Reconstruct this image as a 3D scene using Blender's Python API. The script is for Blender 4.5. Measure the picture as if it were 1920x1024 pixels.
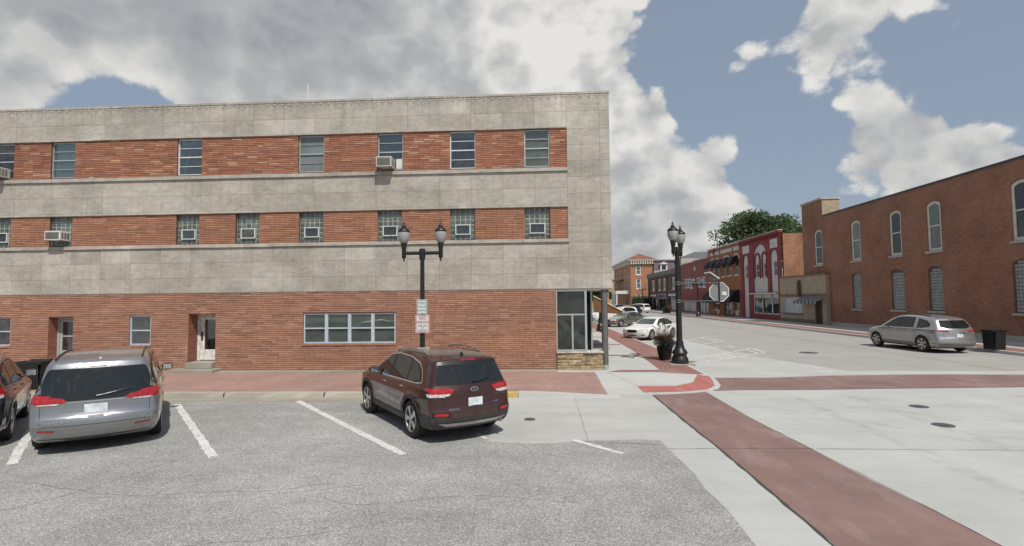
import bpy, bmesh, math, random
import numpy as np
from mathutils import Vector, Matrix
from mathutils.bvhtree import BVHTree
from mathutils.geometry import tessellate_polygon
random.seed(7); RNG = np.random.default_rng(7)
R = math.radians
scene = bpy.context.scene
COL = scene.collection
for o in list(bpy.data.objects): bpy.data.objects.remove(o)

# ------------------------------------------------------------------ camera
cam_d = bpy.data.cameras.new('camera'); cam = bpy.data.objects.new('camera', cam_d); COL.objects.link(cam)
cam_d.sensor_width = 36.0; cam_d.lens = 36.0 * 965.16 / 1920.0
cam_d.clip_start = 0.1; cam_d.clip_end = 6000
YAW, PITCH, ROLL = .0522, .052, -.0106
_f = Vector((-math.sin(YAW)*math.cos(PITCH), math.cos(YAW)*math.cos(PITCH), math.sin(PITCH)))
_r = Vector((math.cos(YAW), math.sin(YAW), 0)); _u = _r.cross(_f)
_r2 = math.cos(ROLL)*_r + math.sin(ROLL)*_u; _u2 = -math.sin(ROLL)*_r + math.cos(ROLL)*_u
cam.matrix_world = Matrix(((_r2.x, _u2.x, -_f.x, 0), (_r2.y, _u2.y, -_f.y, 0), (_r2.z, _u2.z, -_f.z, 2.7086), (0, 0, 0, 1)))
scene.camera = cam

# ------------------------------------------------------------------ sun, sky, exposure
SUN = Vector((.27, -.62, 1.0)).normalized()
sun_d = bpy.data.lights.new('sun', 'SUN'); sun = bpy.data.objects.new('sun', sun_d); COL.objects.link(sun)
sun_d.energy = 3.7; sun_d.angle = R(.6); sun_d.color = (1, .955, .88)
sun.rotation_euler = SUN.to_track_quat('Z', 'Y').to_euler(); sun.location = SUN*60

world = bpy.data.worlds.new('World'); scene.world = world; world.use_nodes = True
wt = world.node_tree; wt.nodes.clear()
def wn(t, **kw):
    n = wt.nodes.new(t)
    for k, v in kw.items(): setattr(n, k, v)
    return n
def wl(a, b): wt.links.new(a, b)
def wmath(op, a, b=None, c=None, clamp=False):
    n = wn('ShaderNodeMath', operation=op, use_clamp=clamp)
    for i, v in enumerate((a, b, c)):
        if v is None: continue
        if isinstance(v, (int, float)): n.inputs[i].default_value = v
        else: wl(v, n.inputs[i])
    return n.outputs[0]
sky = wn('ShaderNodeTexSky', sky_type='NISHITA', sun_disc=False)
sky.sun_elevation = math.asin(SUN.z); sky.sun_rotation = math.atan2(SUN.x, SUN.y)
sky.altitude = 200; sky.air_density = 1.2; sky.dust_density = 1.6; sky.ozone_density = 1.3
tc = wn('ShaderNodeTexCoord')
def wvec(op, a, b):
    n = wn('ShaderNodeVectorMath', operation=op)
    for i, v in enumerate((a, b)):
        if isinstance(v, (tuple, list)): n.inputs[i].default_value = v
        elif isinstance(v, (int, float)): n.inputs['Scale'].default_value = v
        else: wl(v, n.inputs[i])
    return n.outputs['Value'] if op in ('DOT_PRODUCT', 'LENGTH', 'DISTANCE') else n.outputs[0]
dirv = wvec('NORMALIZE', tc.outputs['Generated'], (0, 0, 0))
def px_dir(x, y):
    d = _f + _r2*((x-960)/965.16) - _u2*((y-512)/965.16)
    return d.normalized()
def fbm(vec, scale, detail=7, rough=.58, dist=0.0):
    n = wn('ShaderNodeTexNoise'); n.inputs['Scale'].default_value = scale; n.inputs['Detail'].default_value = detail
    n.inputs['Roughness'].default_value = rough; n.inputs['Distortion'].default_value = dist
    wl(vec, n.inputs['Vector']); return n.outputs[0]
CL_OFF = (3.1, 7.7, 1.3)
def field(vec):
    v = wvec('ADD', wvec('MULTIPLY', vec, (1, 1, 1.25)), CL_OFF)
    a = fbm(v, 3.2, 2, .5, .0)
    b = fbm(v, 11.0, 7, .62, .0)
    wob = wn('ShaderNodeTexNoise'); wob.inputs['Scale'].default_value = 9; wob.inputs['Detail'].default_value = 3; wl(v, wob.inputs['Vector'])
    vw = wvec('ADD', v, wvec('SCALE', wvec('SUBTRACT', wob.outputs['Color'], (.5, .5, .5)), .16))
    vo = wn('ShaderNodeTexVoronoi', feature='F1'); vo.inputs['Scale'].default_value = 13; wl(vw, vo.inputs['Vector'])
    puff = wmath('SUBTRACT', .42, vo.outputs['Distance'])
    return wmath('ADD', wmath('ADD', wmath('ADD', wmath('MULTIPLY', wmath('SUBTRACT', a, .5), .45), .5), wmath('MULTIPLY', wmath('SUBTRACT', b, .5), .46)), wmath('MULTIPLY', puff, .30))
# cloud banks: direction, angular radius, weight
BANKS = [((640, -40), .36, .34), ((330, 0), .22, .25), ((130, 20), .08, .16), ((960, 60), .24, .30), ((1080, 130), .12, .22), ((1130, 290), .08, .22), ((1180, 400), .12, .28), ((1290, 310), .085, .15), ((1370, 260), .05, .14), ((1360, 400), .08, .18),
         ((1600, -20), .11, .22), ((1530, 90), .075, .2), ((1620, 170), .07, .05), ((1650, 310), .10, .22), ((1690, 240), .07, .24), ((1790, 310), .07, .18), ((1880, 240), .05, .12), ((1860, 330), .08, .16),
         ((15, 110), .09, .28), ((60, 60), .07, .14), ((330, 165), .07, .14), ((1390, 105), .04, .34), ((1235, 205), .04, .26), ((1298, 205), .018, .18), ((1440, 225), .02, .14), ((1800, 20), .05, .14), ((1200, 500), .12, .22), ((1440, 440), .09, .10),
         ((1260, 90), .13, -.32), ((1320, 170), .09, -.24), ((1470, 270), .075, -.30), ((1480, 400), .05, -.1), ((1810, 130), .11, -.32), ((180, 150), .08, -.25), ((270, 190), .07, -.22), ((110, 200), .05, -.14), ((430, 195), .04, -.08), ((1430, 20), .06, -.22), ((1860, 215), .04, -.15), ((1450, 340), .06, -.2)]
def banks(vec):
    tot = None
    for (p, r, w) in BANKS:
        d = wvec('DISTANCE', vec, tuple(px_dir(*p)))
        g = wmath('POWER', 2.718, wmath('MULTIPLY', wmath('MULTIPLY', d, d), -1/(r*r)))
        g = wmath('MULTIPLY', g, w)
        tot = g if tot is None else wmath('ADD', tot, g)
    return tot
bk = banks(dirv)
f0 = wmath('ADD', field(dirv), bk)
up = wvec('NORMALIZE', wvec('ADD', dirv, (.022, -.01, .045)), (0, 0, 0))
f1 = wmath('ADD', field(up), bk)
mask = wn('ShaderNodeMapRange', interpolation_type='SMOOTHSTEP'); mask.inputs[1].default_value = .545; mask.inputs[2].default_value = .635
wl(f0, mask.inputs[0])
thick = wn('ShaderNodeMapRange', interpolation_type='SMOOTHSTEP'); thick.inputs[1].default_value = .62; thick.inputs[2].default_value = 1.0
wl(f0, thick.inputs[0])
relief = wmath('MULTIPLY', wmath('SUBTRACT', f0, f1), 1.7)
relief = wmath('MINIMUM', wmath('MAXIMUM', relief, -.30), .22)
dim = None                                   # heavy grey bases of the big clouds
for (p, r, w) in [((560, 50), .26, .36), ((300, 60), .2, .28), ((800, 130), .12, .16), ((1640, 190), .10, .26), ((1600, 330), .12, .2), ((1200, 430), .10, .26), ((980, 90), .20, -.22), ((1090, 200), .13, -.2)]:
    d = wvec('DISTANCE', dirv, tuple(px_dir(*p)))
    g = wmath('MULTIPLY', wmath('POWER', 2.718, wmath('MULTIPLY', wmath('MULTIPLY', d, d), -1/(r*r))), w)
    dim = g if dim is None else wmath('ADD', dim, g)
bright = wmath('SUBTRACT', wmath('ADD', .80, relief), wmath('ADD', wmath('MULTIPLY', thick.outputs[0], .08), wmath('MULTIPLY', dim, thick.outputs[0])), clamp=True)
ramp = wn('ShaderNodeValToRGB'); wl(bright, ramp.inputs[0])
e = ramp.color_ramp.elements
e[0].position = .10; e[0].color = (.30, .32, .35, 1); e[1].position = 1.0; e[1].color = (.76, .75, .725, 1)
m_ = e.new(.5); m_.color = (.43, .44, .45, 1); m_ = e.new(.8); m_.color = (.62, .62, .605, 1)
SKY_STRENGTH = .10
cl10 = wn('ShaderNodeMix', data_type='RGBA', blend_type='MULTIPLY'); cl10.inputs[0].default_value = 1
wl(ramp.outputs[0], cl10.inputs[6]); cl10.inputs[7].default_value = (1/SKY_STRENGTH*.95,)*3 + (1,)
# thin milky veil over the blue
veil = wn('ShaderNodeMix', data_type='RGBA'); veil.inputs[0].default_value = .68
wl(sky.outputs[0], veil.inputs[6]); veil.inputs[7].default_value = (2.75, 3.25, 4.0, 1)
mx = wn('ShaderNodeMix', data_type='RGBA'); wl(mask.outputs[0], mx.inputs[0]); wl(veil.outputs[2], mx.inputs[6]); wl(cl10.outputs[2], mx.inputs[7])
bg = wn('ShaderNodeBackground'); bg.inputs[1].default_value = SKY_STRENGTH; wl(mx.outputs[2], bg.inputs[0])
wo = wn('ShaderNodeOutputWorld'); wl(bg.outputs[0], wo.inputs[0])
vs = scene.view_settings; vs.view_transform = 'Standard'; vs.look = 'None'; vs.exposure = 0.12; vs.gamma = 1.0
scene.render.engine = 'CYCLES'

# ------------------------------------------------------------------ mesh helpers
class MB:
    def __init__(s): s.v = []; s.f = []
    def add(s, vs, fs):
        b = len(s.v); s.v += [tuple(p) for p in vs]; s.f += [tuple(b+i for i in f) for f in fs]; return s
    def quad(s, a, b, c, d): return s.add([a, b, c, d], [(0, 1, 2, 3)])
    def box(s, x0, x1, y0, y1, z0, z1):
        return s.add([(x0,y0,z0),(x1,y0,z0),(x1,y1,z0),(x0,y1,z0),(x0,y0,z1),(x1,y0,z1),(x1,y1,z1),(x0,y1,z1)],
                     [(0,3,2,1),(4,5,6,7),(0,1,5,4),(1,2,6,5),(2,3,7,6),(3,0,4,7)])
    def bevbox(s, x0, x1, y0, y1, z0, z1, b=.01):
        bm = bmesh.new(); bmesh.ops.create_cube(bm, size=1)
        for v in bm.verts: v.co = ((x0+x1)/2+v.co.x*(x1-x0), (y0+y1)/2+v.co.y*(y1-y0), (z0+z1)/2+v.co.z*(z1-z0))
        bmesh.ops.bevel(bm, geom=bm.edges[:], offset=b, segments=2, profile=.5, affect='EDGES')
        s.addbm(bm); return s
    def addbm(s, bm):
        bm.verts.ensure_lookup_table(); bm.verts.index_update()
        s.add([v.co[:] for v in bm.verts], [[v.index for v in f.verts] for f in bm.faces]); bm.free(); return s
    def tube(s, pts, r, n=8, cap=True):
        pts = [Vector(p) for p in pts]; rs = r if isinstance(r, (list, tuple)) else [r]*len(pts)
        rings = []; prev = None
        for i, p in enumerate(pts):
            t = (pts[min(i+1, len(pts)-1)] - pts[max(i-1, 0)]).normalized()
            if prev is None:
                a = t.cross(Vector((0, 0, 1)));  a = t.cross(Vector((0, 1, 0))) if a.length < .1 else a
            else: a = prev - t*prev.dot(t)
            a.normalize(); prev = a; b = t.cross(a)
            rings.append([p + (a*math.cos(2*math.pi*k/n) + b*math.sin(2*math.pi*k/n))*rs[i] for k in range(n)])
        vs = [q for rg in rings for q in rg]; fs = []
        for i in range(len(rings)-1):
            for k in range(n): fs.append((i*n+k, i*n+(k+1) % n, (i+1)*n+(k+1) % n, (i+1)*n+k))
        if cap: fs.append(tuple(range(n-1, -1, -1))); fs.append(tuple((len(rings)-1)*n+k for k in range(n)))
        return s.add(vs, fs)
    def lathe(s, prof, n=24, c=(0, 0, 0), axis='z'):
        vs = []; fs = []
        for (r, h) in prof:
            for k in range(n):
                a = 2*math.pi*k/n; x, y = r*math.cos(a), r*math.sin(a)
                p = (x, y, h) if axis == 'z' else ((x, h, y) if axis == 'y' else (h, x, y))
                vs.append((p[0]+c[0], p[1]+c[1], p[2]+c[2]))
        for i in range(len(prof)-1):
            for k in range(n): fs.append((i*n+k, i*n+(k+1) % n, (i+1)*n+(k+1) % n, (i+1)*n+k))
        return s.add(vs, fs)
    def prism(s, poly, to3, d0, d1):
        n = len(poly); vs = [to3(p[0], p[1], d0) for p in poly] + [to3(p[0], p[1], d1) for p in poly]
        fs = [tuple(range(n)), tuple(range(2*n-1, n-1, -1))] + [(i, i+n, (i+1) % n+n, (i+1) % n) for i in range(n)]
        return s.add(vs, fs)
    def build(s, name, mat, parent=None, smooth=False, loc=None, fix=True):
        me = bpy.data.meshes.new(name); me.from_pydata(s.v, [], s.f)
        if fix and len(s.f) < 20000:
            bm = bmesh.new(); bm.from_mesh(me); bmesh.ops.recalc_face_normals(bm, faces=bm.faces[:]); bm.to_mesh(me); bm.free()
        return link(name, me, mat, parent, smooth, loc)
def link(name, me, mat, parent=None, smooth=False, loc=None):
    o = bpy.data.objects.new(name, me); COL.objects.link(o)
    if mat is not None and not me.materials: me.materials.append(mat)
    if smooth:
        me.polygons.foreach_set('use_smooth', [True]*len(me.polygons))
        if smooth != 'all': me.set_sharp_from_angle(angle=R(smooth if smooth is not True else 40))
    if parent is not None: o.parent = parent
    if loc is not None: o.location = loc
    return o
def empty(name, loc=(0, 0, 0), rz=0.0):
    o = bpy.data.objects.new(name, None); COL.objects.link(o); o.location = loc; o.rotation_euler = (0, 0, rz); o.empty_display_size = .2; return o
def tag(o, label=None, cat=None, group=None, kind=None):
    if label: o['label'] = label
    if cat: o['category'] = cat
    if group: o['group'] = group
    if kind: o['kind'] = kind
    return o
def thing(name, label, cat, loc=(0, 0, 0), rz=0.0, group=None): return tag(empty(name, loc, rz), label, cat, group)
def copy_tree(o, parent=None):
    c = o.copy(); COL.objects.link(c); c.parent = parent
    for ch in o.children: copy_tree(ch, c)
    return c
def face_mesh(outer, holes, to3, depth=0.0):
    """flat wall with openings: front face plus reveals going `depth` inwards"""
    polys = [[Vector((p[0], p[1], 0)) for p in pl] for pl in [outer]+list(holes)]
    tris = tessellate_polygon(polys); flat = [p for pl in polys for p in pl]
    m = MB(); m.add([to3(p.x, p.y, 0) for p in flat], [tuple(t) for t in tris])
    if depth:
        for h in holes:
            for i in range(len(h)):
                a, b = h[i], h[(i+1) % len(h)]
                m.quad(to3(a[0], a[1], 0), to3(b[0], b[1], 0), to3(b[0], b[1], depth), to3(a[0], a[1], depth))
    return m
def rect(u0, u1, v0, v1): return [(u0, v0), (u1, v0), (u1, v1), (u0, v1)]
def arch(u0, u1, v0, v1, rise, n=10):
    """rectangle whose top is an arc of the given rise (rise = half width gives a half circle)"""
    w = (u1-u0)/2; cu = (u0+u1)/2; rr = (w*w+rise*rise)/(2*rise); cv = v1-rr; a = math.asin(min(1, w/rr)) if rise <= w+1e-6 else math.pi/2
    return [(u0, v0), (u1, v0)] + [(cu+rr*math.sin(a-2*a*i/n), cv+rr*math.cos(a-2*a*i/n)) for i in range(n+1)]
def text_obj(s, size, mat, parent, M, name='lettering', ext=.002, align='CENTER'):
    cu = bpy.data.curves.new('t', 'FONT'); cu.body = s; cu.size = size; cu.align_x = align; cu.align_y = 'CENTER'; cu.extrude = ext; cu.resolution_u = 3
    t = bpy.data.objects.new('t', cu); COL.objects.link(t)
    me = bpy.data.meshes.new_from_object(t.evaluated_get(bpy.context.evaluated_depsgraph_get()))
    bpy.data.objects.remove(t); me.name = name; me.materials.clear()
    o = link(name, me, mat, parent); o.matrix_local = M; return o
# ------------------------------------------------------------------ materials
class NT:
    def __init__(s, name):
        s.m = bpy.data.materials.new(name); s.m.use_nodes = True; s.t = s.m.node_tree
        s.b = s.t.nodes['Principled BSDF']; s.out = s.t.nodes['Material Output']
    def n(s, ty, ins=None, **kw):
        x = s.t.nodes.new(ty)
        for k, v in kw.items(): setattr(x, k, v)
        for k, v in (ins or {}).items(): s.set(x.inputs[k], v)
        return x
    def set(s, sock, v):
        if hasattr(v, 'is_linked') or isinstance(v, bpy.types.NodeSocket): s.t.links.new(v, sock)
        elif isinstance(v, (tuple, list)) and len(v) == 3 and sock.type == 'RGBA': sock.default_value = (*v, 1)
        else: sock.default_value = v
    def pos(s): return s.n('ShaderNodeNewGeometry').outputs['Position']
    def obj(s): return s.n('ShaderNodeTexCoord').outputs['Object']
    def noise(s, vec, scale, detail=4, rough=.55, dist=0.0):
        return s.n('ShaderNodeTexNoise', {'Vector': vec, 'Scale': scale, 'Detail': detail, 'Roughness': rough, 'Distortion': dist}).outputs[0]
    def scalev(s, vec, sc): return s.n('ShaderNodeVectorMath', {0: vec, 1: sc}, operation='MULTIPLY').outputs[0]
    def math(s, op, a, b=0.0, clamp=False): return s.n('ShaderNodeMath', {0: a, 1: b}, operation=op, use_clamp=clamp).outputs[0]
    def rng(s, v, a, b, c=0.0, d=1.0): return s.n('ShaderNodeMapRange', {0: v, 1: a, 2: b, 3: c, 4: d}).outputs[0]
    def mix(s, f, a, b, mode='MIX'): return s.n('ShaderNodeMix', {0: f, 6: a, 7: b}, data_type='RGBA', blend_type=mode).outputs[2]
    def mul(s, col, val):   # colour times scalar
        c = s.n('ShaderNodeCombineColor', {0: val, 1: val, 2: val}).outputs[0]
        return s.mix(1.0, col, c, 'MULTIPLY')
    def ramp(s, v, stops):
        r = s.n('ShaderNodeValToRGB', {0: v}); e = r.color_ramp.elements
        while len(e) < len(stops): e.new(.5)
        for i, (p, c) in enumerate(stops): e[i].position = p; e[i].color = (*c, 1)
        return r.outputs[0]
    def bump(s, h, strength=.3, dist=.02): s.set(s.b.inputs['Normal'], s.n('ShaderNodeBump', {'Height': h, 'Strength': strength, 'Distance': dist}).outputs[0])
    def fin(s, col=None, rough=None, **kw):
        if col is not None: s.set(s.b.inputs['Base Color'], col)
        if rough is not None: s.set(s.b.inputs['Roughness'], rough)
        for k, v in kw.items(): s.set(s.b.inputs[k], v)
        return s.m
_pm = {}
def pmat(name, col, rough=.6, var=.12, scale=3.0, bump=0.0, bscale=40.0, metal=0.0, coat=0.0, objrand=0.0, coords='obj', **kw):
    if name in _pm: return _pm[name]
    t = NT(name); v = t.obj() if coords == 'obj' else t.pos()
    n = t.noise(v, scale, 5); f = t.rng(n, .3, .7, 1-var, 1+var)
    if objrand:
        rr = t.n('ShaderNodeObjectInfo').outputs['Random']; f = t.math('MULTIPLY', f, t.rng(rr, 0, 1, 1-objrand, 1+objrand))
    c = t.mul((*col, 1), f)
    if bump: t.bump(t.noise(v, bscale, 3), bump, .01)
    _pm[name] = t.fin(c, t.rng(t.noise(v, scale*2.3, 3), .3, .7, rough*.88, min(1, rough*1.12)), Metallic=metal, **({'Coat Weight': coat, 'Coat Roughness': .03} if coat else {}), **kw)
    return _pm[name]
def m_asphalt():
    t = NT('asphalt'); p = t.pos()
    sp = t.n('ShaderNodeTexVoronoi', {'Vector': p, 'Scale': 82.0}, feature='F1').outputs['Color']
    spk = t.n('ShaderNodeSeparateColor', {0: sp}).outputs[0]
    base = t.ramp(spk, [(0, (.165, .163, .155)), (.4, (.265, .262, .25)), (.75, (.33, .327, .312)), (1, (.52, .51, .49))])
    big = t.noise(p, .35, 5, .6); mid = t.noise(p, 2.2, 4)
    tr = t.noise(t.scalev(p, (.25, 1.3, 1)), .8, 3)
    f = t.math('MULTIPLY', t.rng(big, .3, .7, .80, 1.18), t.rng(mid, .3, .7, .92, 1.08))
    f = t.math('MULTIPLY', f, t.rng(tr, .35, .7, 1.06, .93))
    col = t.mul(base, f)
    oil = t.rng(t.noise(p, 1.1, 5, .7), .66, .78, 1, .72); col = t.mul(col, oil)
    t.bump(spk, .5, .006)
    return t.fin(col, .9)
def m_concrete(name, col, stain=.1, joints=0.0):
    t = NT(name); p = t.pos()
    big = t.noise(p, .5, 6, .62, .4); streak = t.noise(t.scalev(p, (.22, 2.0, 1)), 1.0, 5, .6)
    fine = t.noise(p, 55, 3)
    f = t.math('MULTIPLY', t.rng(big, .28, .72, 1-stain, 1+stain*.6), t.rng(fine, .25, .75, .94, 1.06))
    f = t.math('MULTIPLY', f, t.rng(streak, .45, .75, 1, 1-stain*.8))
    sp = t.rng(t.noise(p, 7, 6, .75), .66, .74, 1, .8); f = t.math('MULTIPLY', f, sp)
    t.bump(fine, .25, .004)
    return t.fin(t.mul((*col, 1), f), .82)
def m_stamped(name, col, stain=.12):
    t = NT(name); p = t.pos()
    big = t.noise(p, .7, 6, .62, .3); fine = t.noise(p, 40, 3); sm = t.noise(t.scalev(p, (1, .35, 1)), 2.0, 5, .7)
    f = t.math('MULTIPLY', t.rng(big, .28, .72, 1-stain, 1+stain), t.rng(fine, .25, .75, .93, 1.07))
    c = t.mul((*col, 1), f); c = t.mix(t.rng(sm, .5, .75, 0, .32), c, (.42, .36, .33, 1))
    c = t.mix(t.rng(t.noise(p, 1.7, 6, .7), .62, .72, 0, .3), c, (.09, .05, .045, 1))
    t.bump(fine, .3, .004)
    return t.fin(c, .78)
def brick_nodes(t, vec, cols, mortar, scale_w, scale_h, msize, var=.25):
    b = t.n('ShaderNodeTexBrick', {'Vector': vec, 'Color1': cols[0], 'Color2': cols[1], 'Mortar': mortar, 'Scale': 1.0, 'Mortar Size': msize, 'Mortar Smooth': .2, 'Bias': 0.0, 'Brick Width': scale_w, 'Row Height': scale_h})
    return b.outputs['Color'], b.outputs['Fac']
def m_paver():
    t = NT('brick_paver'); p = t.pos()
    c, f = brick_nodes(t, p, ((.29, .175, .145), (.35, .22, .185)), (.24, .17, .145), .21, .105, .006)
    big = t.noise(p, .6, 5, .6); c = t.mul(c, t.rng(big, .3, .7, .86, 1.14)); c = t.mix(t.rng(t.noise(p, 3, 5, .7), .62, .75, 0, .35), c, (.42, .36, .32, 1))
    t.bump(f, -.4, .006)
    return t.fin(c, .85)
def m_farbrick(name, c1, c2, mortar, axis='x', stain=.25, w=.215, h=.075):
    """brick for walls across the street; axis = wall normal"""
    t = NT(name); p = t.pos(); s = t.n('ShaderNodeSeparateXYZ', {0: p})
    if axis == 'any':
        hx = t.math('ADD', s.outputs[0], s.outputs[1])
    else: hx = s.outputs[1] if axis == 'x' else s.outputs[0]
    v = t.n('ShaderNodeCombineXYZ', {0: hx, 1: s.outputs[2], 2: 0.0}).outputs[0]
    c, f = brick_nodes(t, v, (c1, c2), mortar, w, h, .008)
    big = t.noise(p, .45, 6, .62); mid = t.noise(t.scalev(p, (1, 1, 2.5)), 2.5, 5, .6)
    c = t.mul(c, t.math('MULTIPLY', t.rng(big, .3, .7, 1-stain, 1+stain), t.rng(mid, .3, .7, .88, 1.12)))
    c = t.mix(t.rng(t.noise(t.scalev(p, (1, 1, .25)), 1.3, 5, .65), .6, .76, 0, .3), c, (.09, .055, .045, 1))
    t.bump(f, -.3, .006)
    return t.fin(c, .88)
def m_veneer(name, stops):
    t = NT(name); r = t.n('ShaderNodeNewGeometry').outputs['Random Per Island']; p = t.pos()
    c = t.ramp(r, stops)
    big = t.noise(p, .55, 5, .6); fine = t.noise(t.scalev(p, (.5, 1, 3)), 14, 4, .65)
    c = t.mul(c, t.math('MULTIPLY', t.rng(big, .3, .7, .88, 1.12), t.rng(fine, .25, .75, .82, 1.16)))
    c = t.mix(t.rng(t.noise(t.scalev(p, (1.2, 1, .3)), 1.1, 5, .7), .6, .75, 0, .3), c, (.15, .095, .075, 1))
    t.bump(fine, .35, .006)
    return t.fin(c, .88)
def m_limestone():
    t = NT('limestone'); p = t.pos(); ob = t.n('ShaderNodeObjectInfo'); rnd = ob.outputs['Random']
    off = t.n('ShaderNodeCombineXYZ', {0: t.math('MULTIPLY', rnd, 37.0), 1: 0.0, 2: t.math('MULTIPLY', rnd, 19.0)}).outputs[0]
    pl = t.n('ShaderNodeVectorMath', {0: p, 1: off}, operation='ADD').outputs[0]
    tone = t.ramp(rnd, [(0, (.39, .36, .305)), (.2, (.445, .41, .355)), (.4, (.41, .375, .315)), (.6, (.475, .435, .375)), (.8, (.43, .405, .36)), (.92, (.52, .475, .41)), (1, (.44, .395, .335))])
    vein = t.noise(t.scalev(pl, (1.4, 1, 3.2)), 1.6, 7, .68, 1.4)
    f = t.rng(vein, .3, .72, .76, 1.12)
    run = t.noise(t.scalev(p, (9, 1, .35)), 1.0, 5, .65); patch = t.noise(t.scalev(p, (1, 1, .8)), .8, 5, .66, .6)
    f = t.math('MULTIPLY', f, t.rng(run, .52, .75, 1.02, .83)); f = t.math('MULTIPLY', f, t.rng(patch, .35, .68, .84, 1.1))
    c = t.mul(tone, f)
    blot = t.noise(p, 2.4, 7, .75, .8); c = t.mix(t.rng(blot, .58, .70, 0, .5), c, (.255, .235, .195, 1)); big = t.noise(t.scalev(p, (.6, 1, 1.1)), .55, 6, .7, .8); c = t.mul(c, t.rng(big, .35, .65, .84, 1.10))
    lim = t.noise(pl, 3.3, 6, .7); c = t.mix(t.rng(lim, .66, .74, 0, .35), c, (.55, .51, .46, 1))
    # weather streaks running down from the coping
    z = t.n('ShaderNodeSeparateXYZ', {0: p}).outputs[2]
    top = t.rng(z, 9.75, 10.42, 0, 1); st = t.noise(t.scalev(p, (16, 1, .15)), 1.0, 3)
    c = t.mix(t.math('MULTIPLY', top, t.rng(st, .45, .65, 0, .55)), c, (.20, .195, .17, 1))
    spl = t.n('ShaderNodeTexVoronoi', {'Vector': t.scalev(p, (1, .001, .8)), 'Scale': 5.0}, feature='F1'); low = t.math('MULTIPLY', t.rng(z, 3.9, 4.3, 1, 0), t.rng(t.n('ShaderNodeSeparateXYZ', {0: p}).outputs[0], -9.0, -5.0, 0, 1))
    dot = t.math('MULTIPLY', t.rng(t.math('ADD', spl.outputs['Distance'], t.math('MULTIPLY', t.noise(p, 20, 3), .25)), .20, .26, 1, 0), t.rng(t.noise(t.scalev(p, (1, 1, 1.5)), 1.9, 3), .5, .58, 0, 1))
    c = t.mix(t.math('MULTIPLY', low, dot), c, (.62, .60, .56, 1))
    t.bump(t.noise(p, 45, 4), .25, .006)
    return t.fin(c, .85)
def m_glass(name, tint=(.75, .8, .78), refl=1.0, dirt=.05):
    t = NT(name); n = t.t.nodes; n.remove(t.b)
    tr = t.n('ShaderNodeBsdfTransparent', {0: tint}); gl = t.n('ShaderNodeBsdfGlossy', {0: (.95, .97, 1.0), 'Roughness': .015})
    fr = t.n('ShaderNodeFresnel', {'IOR': 1.55}).outputs[0]
    fac = t.math('ADD', t.math('MULTIPLY', fr, 1.6*refl), .03, True)
    wob = t.noise(t.pos(), 1.2, 2); nb = t.n('ShaderNodeBump', {'Height': wob, 'Strength': .03, 'Distance': .1}); t.t.links.new(nb.outputs[0], gl.inputs['Normal'])
    m = t.n('ShaderNodeMixShader', {0: fac, 1: tr.outputs[0], 2: gl.outputs[0]})
    df = t.n('ShaderNodeBsdfDiffuse', {0: (.5, .5, .48)}); d = t.math('MULTIPLY', t.rng(t.noise(t.pos(), 4, 4), .3, .7, 0, 1), dirt)
    m2 = t.n('ShaderNodeMixShader', {0: d, 1: m.outputs[0], 2: df.outputs[0]})
    t.t.links.new(m2.outputs[0], t.out.inputs[0]); return t.m
def m_paint(name, col, metal=.0, rough=.35, coat=1.0, flake=0.0):
    t = NT(name); v = t.obj()
    n = t.noise(v, 2.0, 4); c = t.mul((*col, 1), t.rng(n, .3, .7, .95, 1.05))
    z = t.n('ShaderNodeSeparateXYZ', {0: v}).outputs[2]
    dust = t.math('MULTIPLY', t.rng(z, .15, .75, 1, 0), t.rng(t.noise(v, 5, 5, .7), .35, .75, .1, .5))
    c = t.mix(dust, c, (.20, .18, .15, 1))
    return t.fin(c, t.math('ADD', rough, t.math('MULTIPLY', dust, .3)), Metallic=metal, **{'Coat Weight': coat, 'Coat Roughness': .04})

M = {}
M['asphalt'] = m_asphalt()
M['concrete'] = m_concrete('concrete', (.43, .43, .408), .13)
M['walk'] = m_concrete('sidewalk_concrete', (.46, .458, .435), .10)
M['street'] = m_concrete('worn_street', (.335, .325, .30), .12)
M['gutter'] = m_concrete('gutter_concrete', (.32, .295, .245), .25)
M['kerb'] = m_concrete('kerb_concrete', (.40, .375, .315), .25)
M['cw'] = m_stamped('stamped_red', (.205, .125, .108), .2)
M['redwalk'] = m_stamped('red_sidewalk', (.245, .122, .10), .1)
M['tactile'] = m_stamped('tactile_red', (.37, .125, .105), .08)
M['paver'] = m_paver()
M['paintw'] = pmat('road_paint', (.66, .65, .63), .8, .25, 16, coords='pos')
_t = NT('worn_road_paint'); _p = _t.pos(); _k = _t.math('ADD', _t.math('MULTIPLY', _t.noise(_p, 24, 5, .7), .75), _t.math('MULTIPLY', _t.noise(_p, 2.2, 4, .6), .35)); _tr = _t.n('ShaderNodeBsdfTransparent'); _m = _t.n('ShaderNodeMixShader', {0: _t.rng(_k, .585, .66, .93, .12), 1: _tr.outputs[0], 2: _t.b.outputs[0]}); _t.t.links.new(_m.outputs[0], _t.out.inputs[0])
M['paintw'] = _t.fin(_t.mul((.66, .655, .635, 1), _t.rng(_t.noise(_p, 9, 4), .3, .7, .85, 1.1)), .85)
M['slab'] = pmat('slab_joint', (.25, .245, .23), .9, .2, 5, coords='pos')
M['painty'] = pmat('yellow_paint', (.50, .36, .12), .8, .35, 9, coords='pos')
M['painty2'] = pmat('faded_yellow_paint', (.375, .335, .26), .8, .1, 9, coords='pos')
M['crack'] = pmat('crack', (.14, .135, .125), .95, .3, 5, coords='pos')
M['crack2'] = pmat('crack_faint', (.20, .196, .186), .95, .3, 5, coords='pos')
M['tar'] = pmat('joint', (.06, .055, .05), .9, .3, 5, coords='pos')
M['limestone'] = m_limestone()
M['mortar'] = pmat('mortar', (.52, .485, .42), .95, .2, 3, coords='pos')
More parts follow.
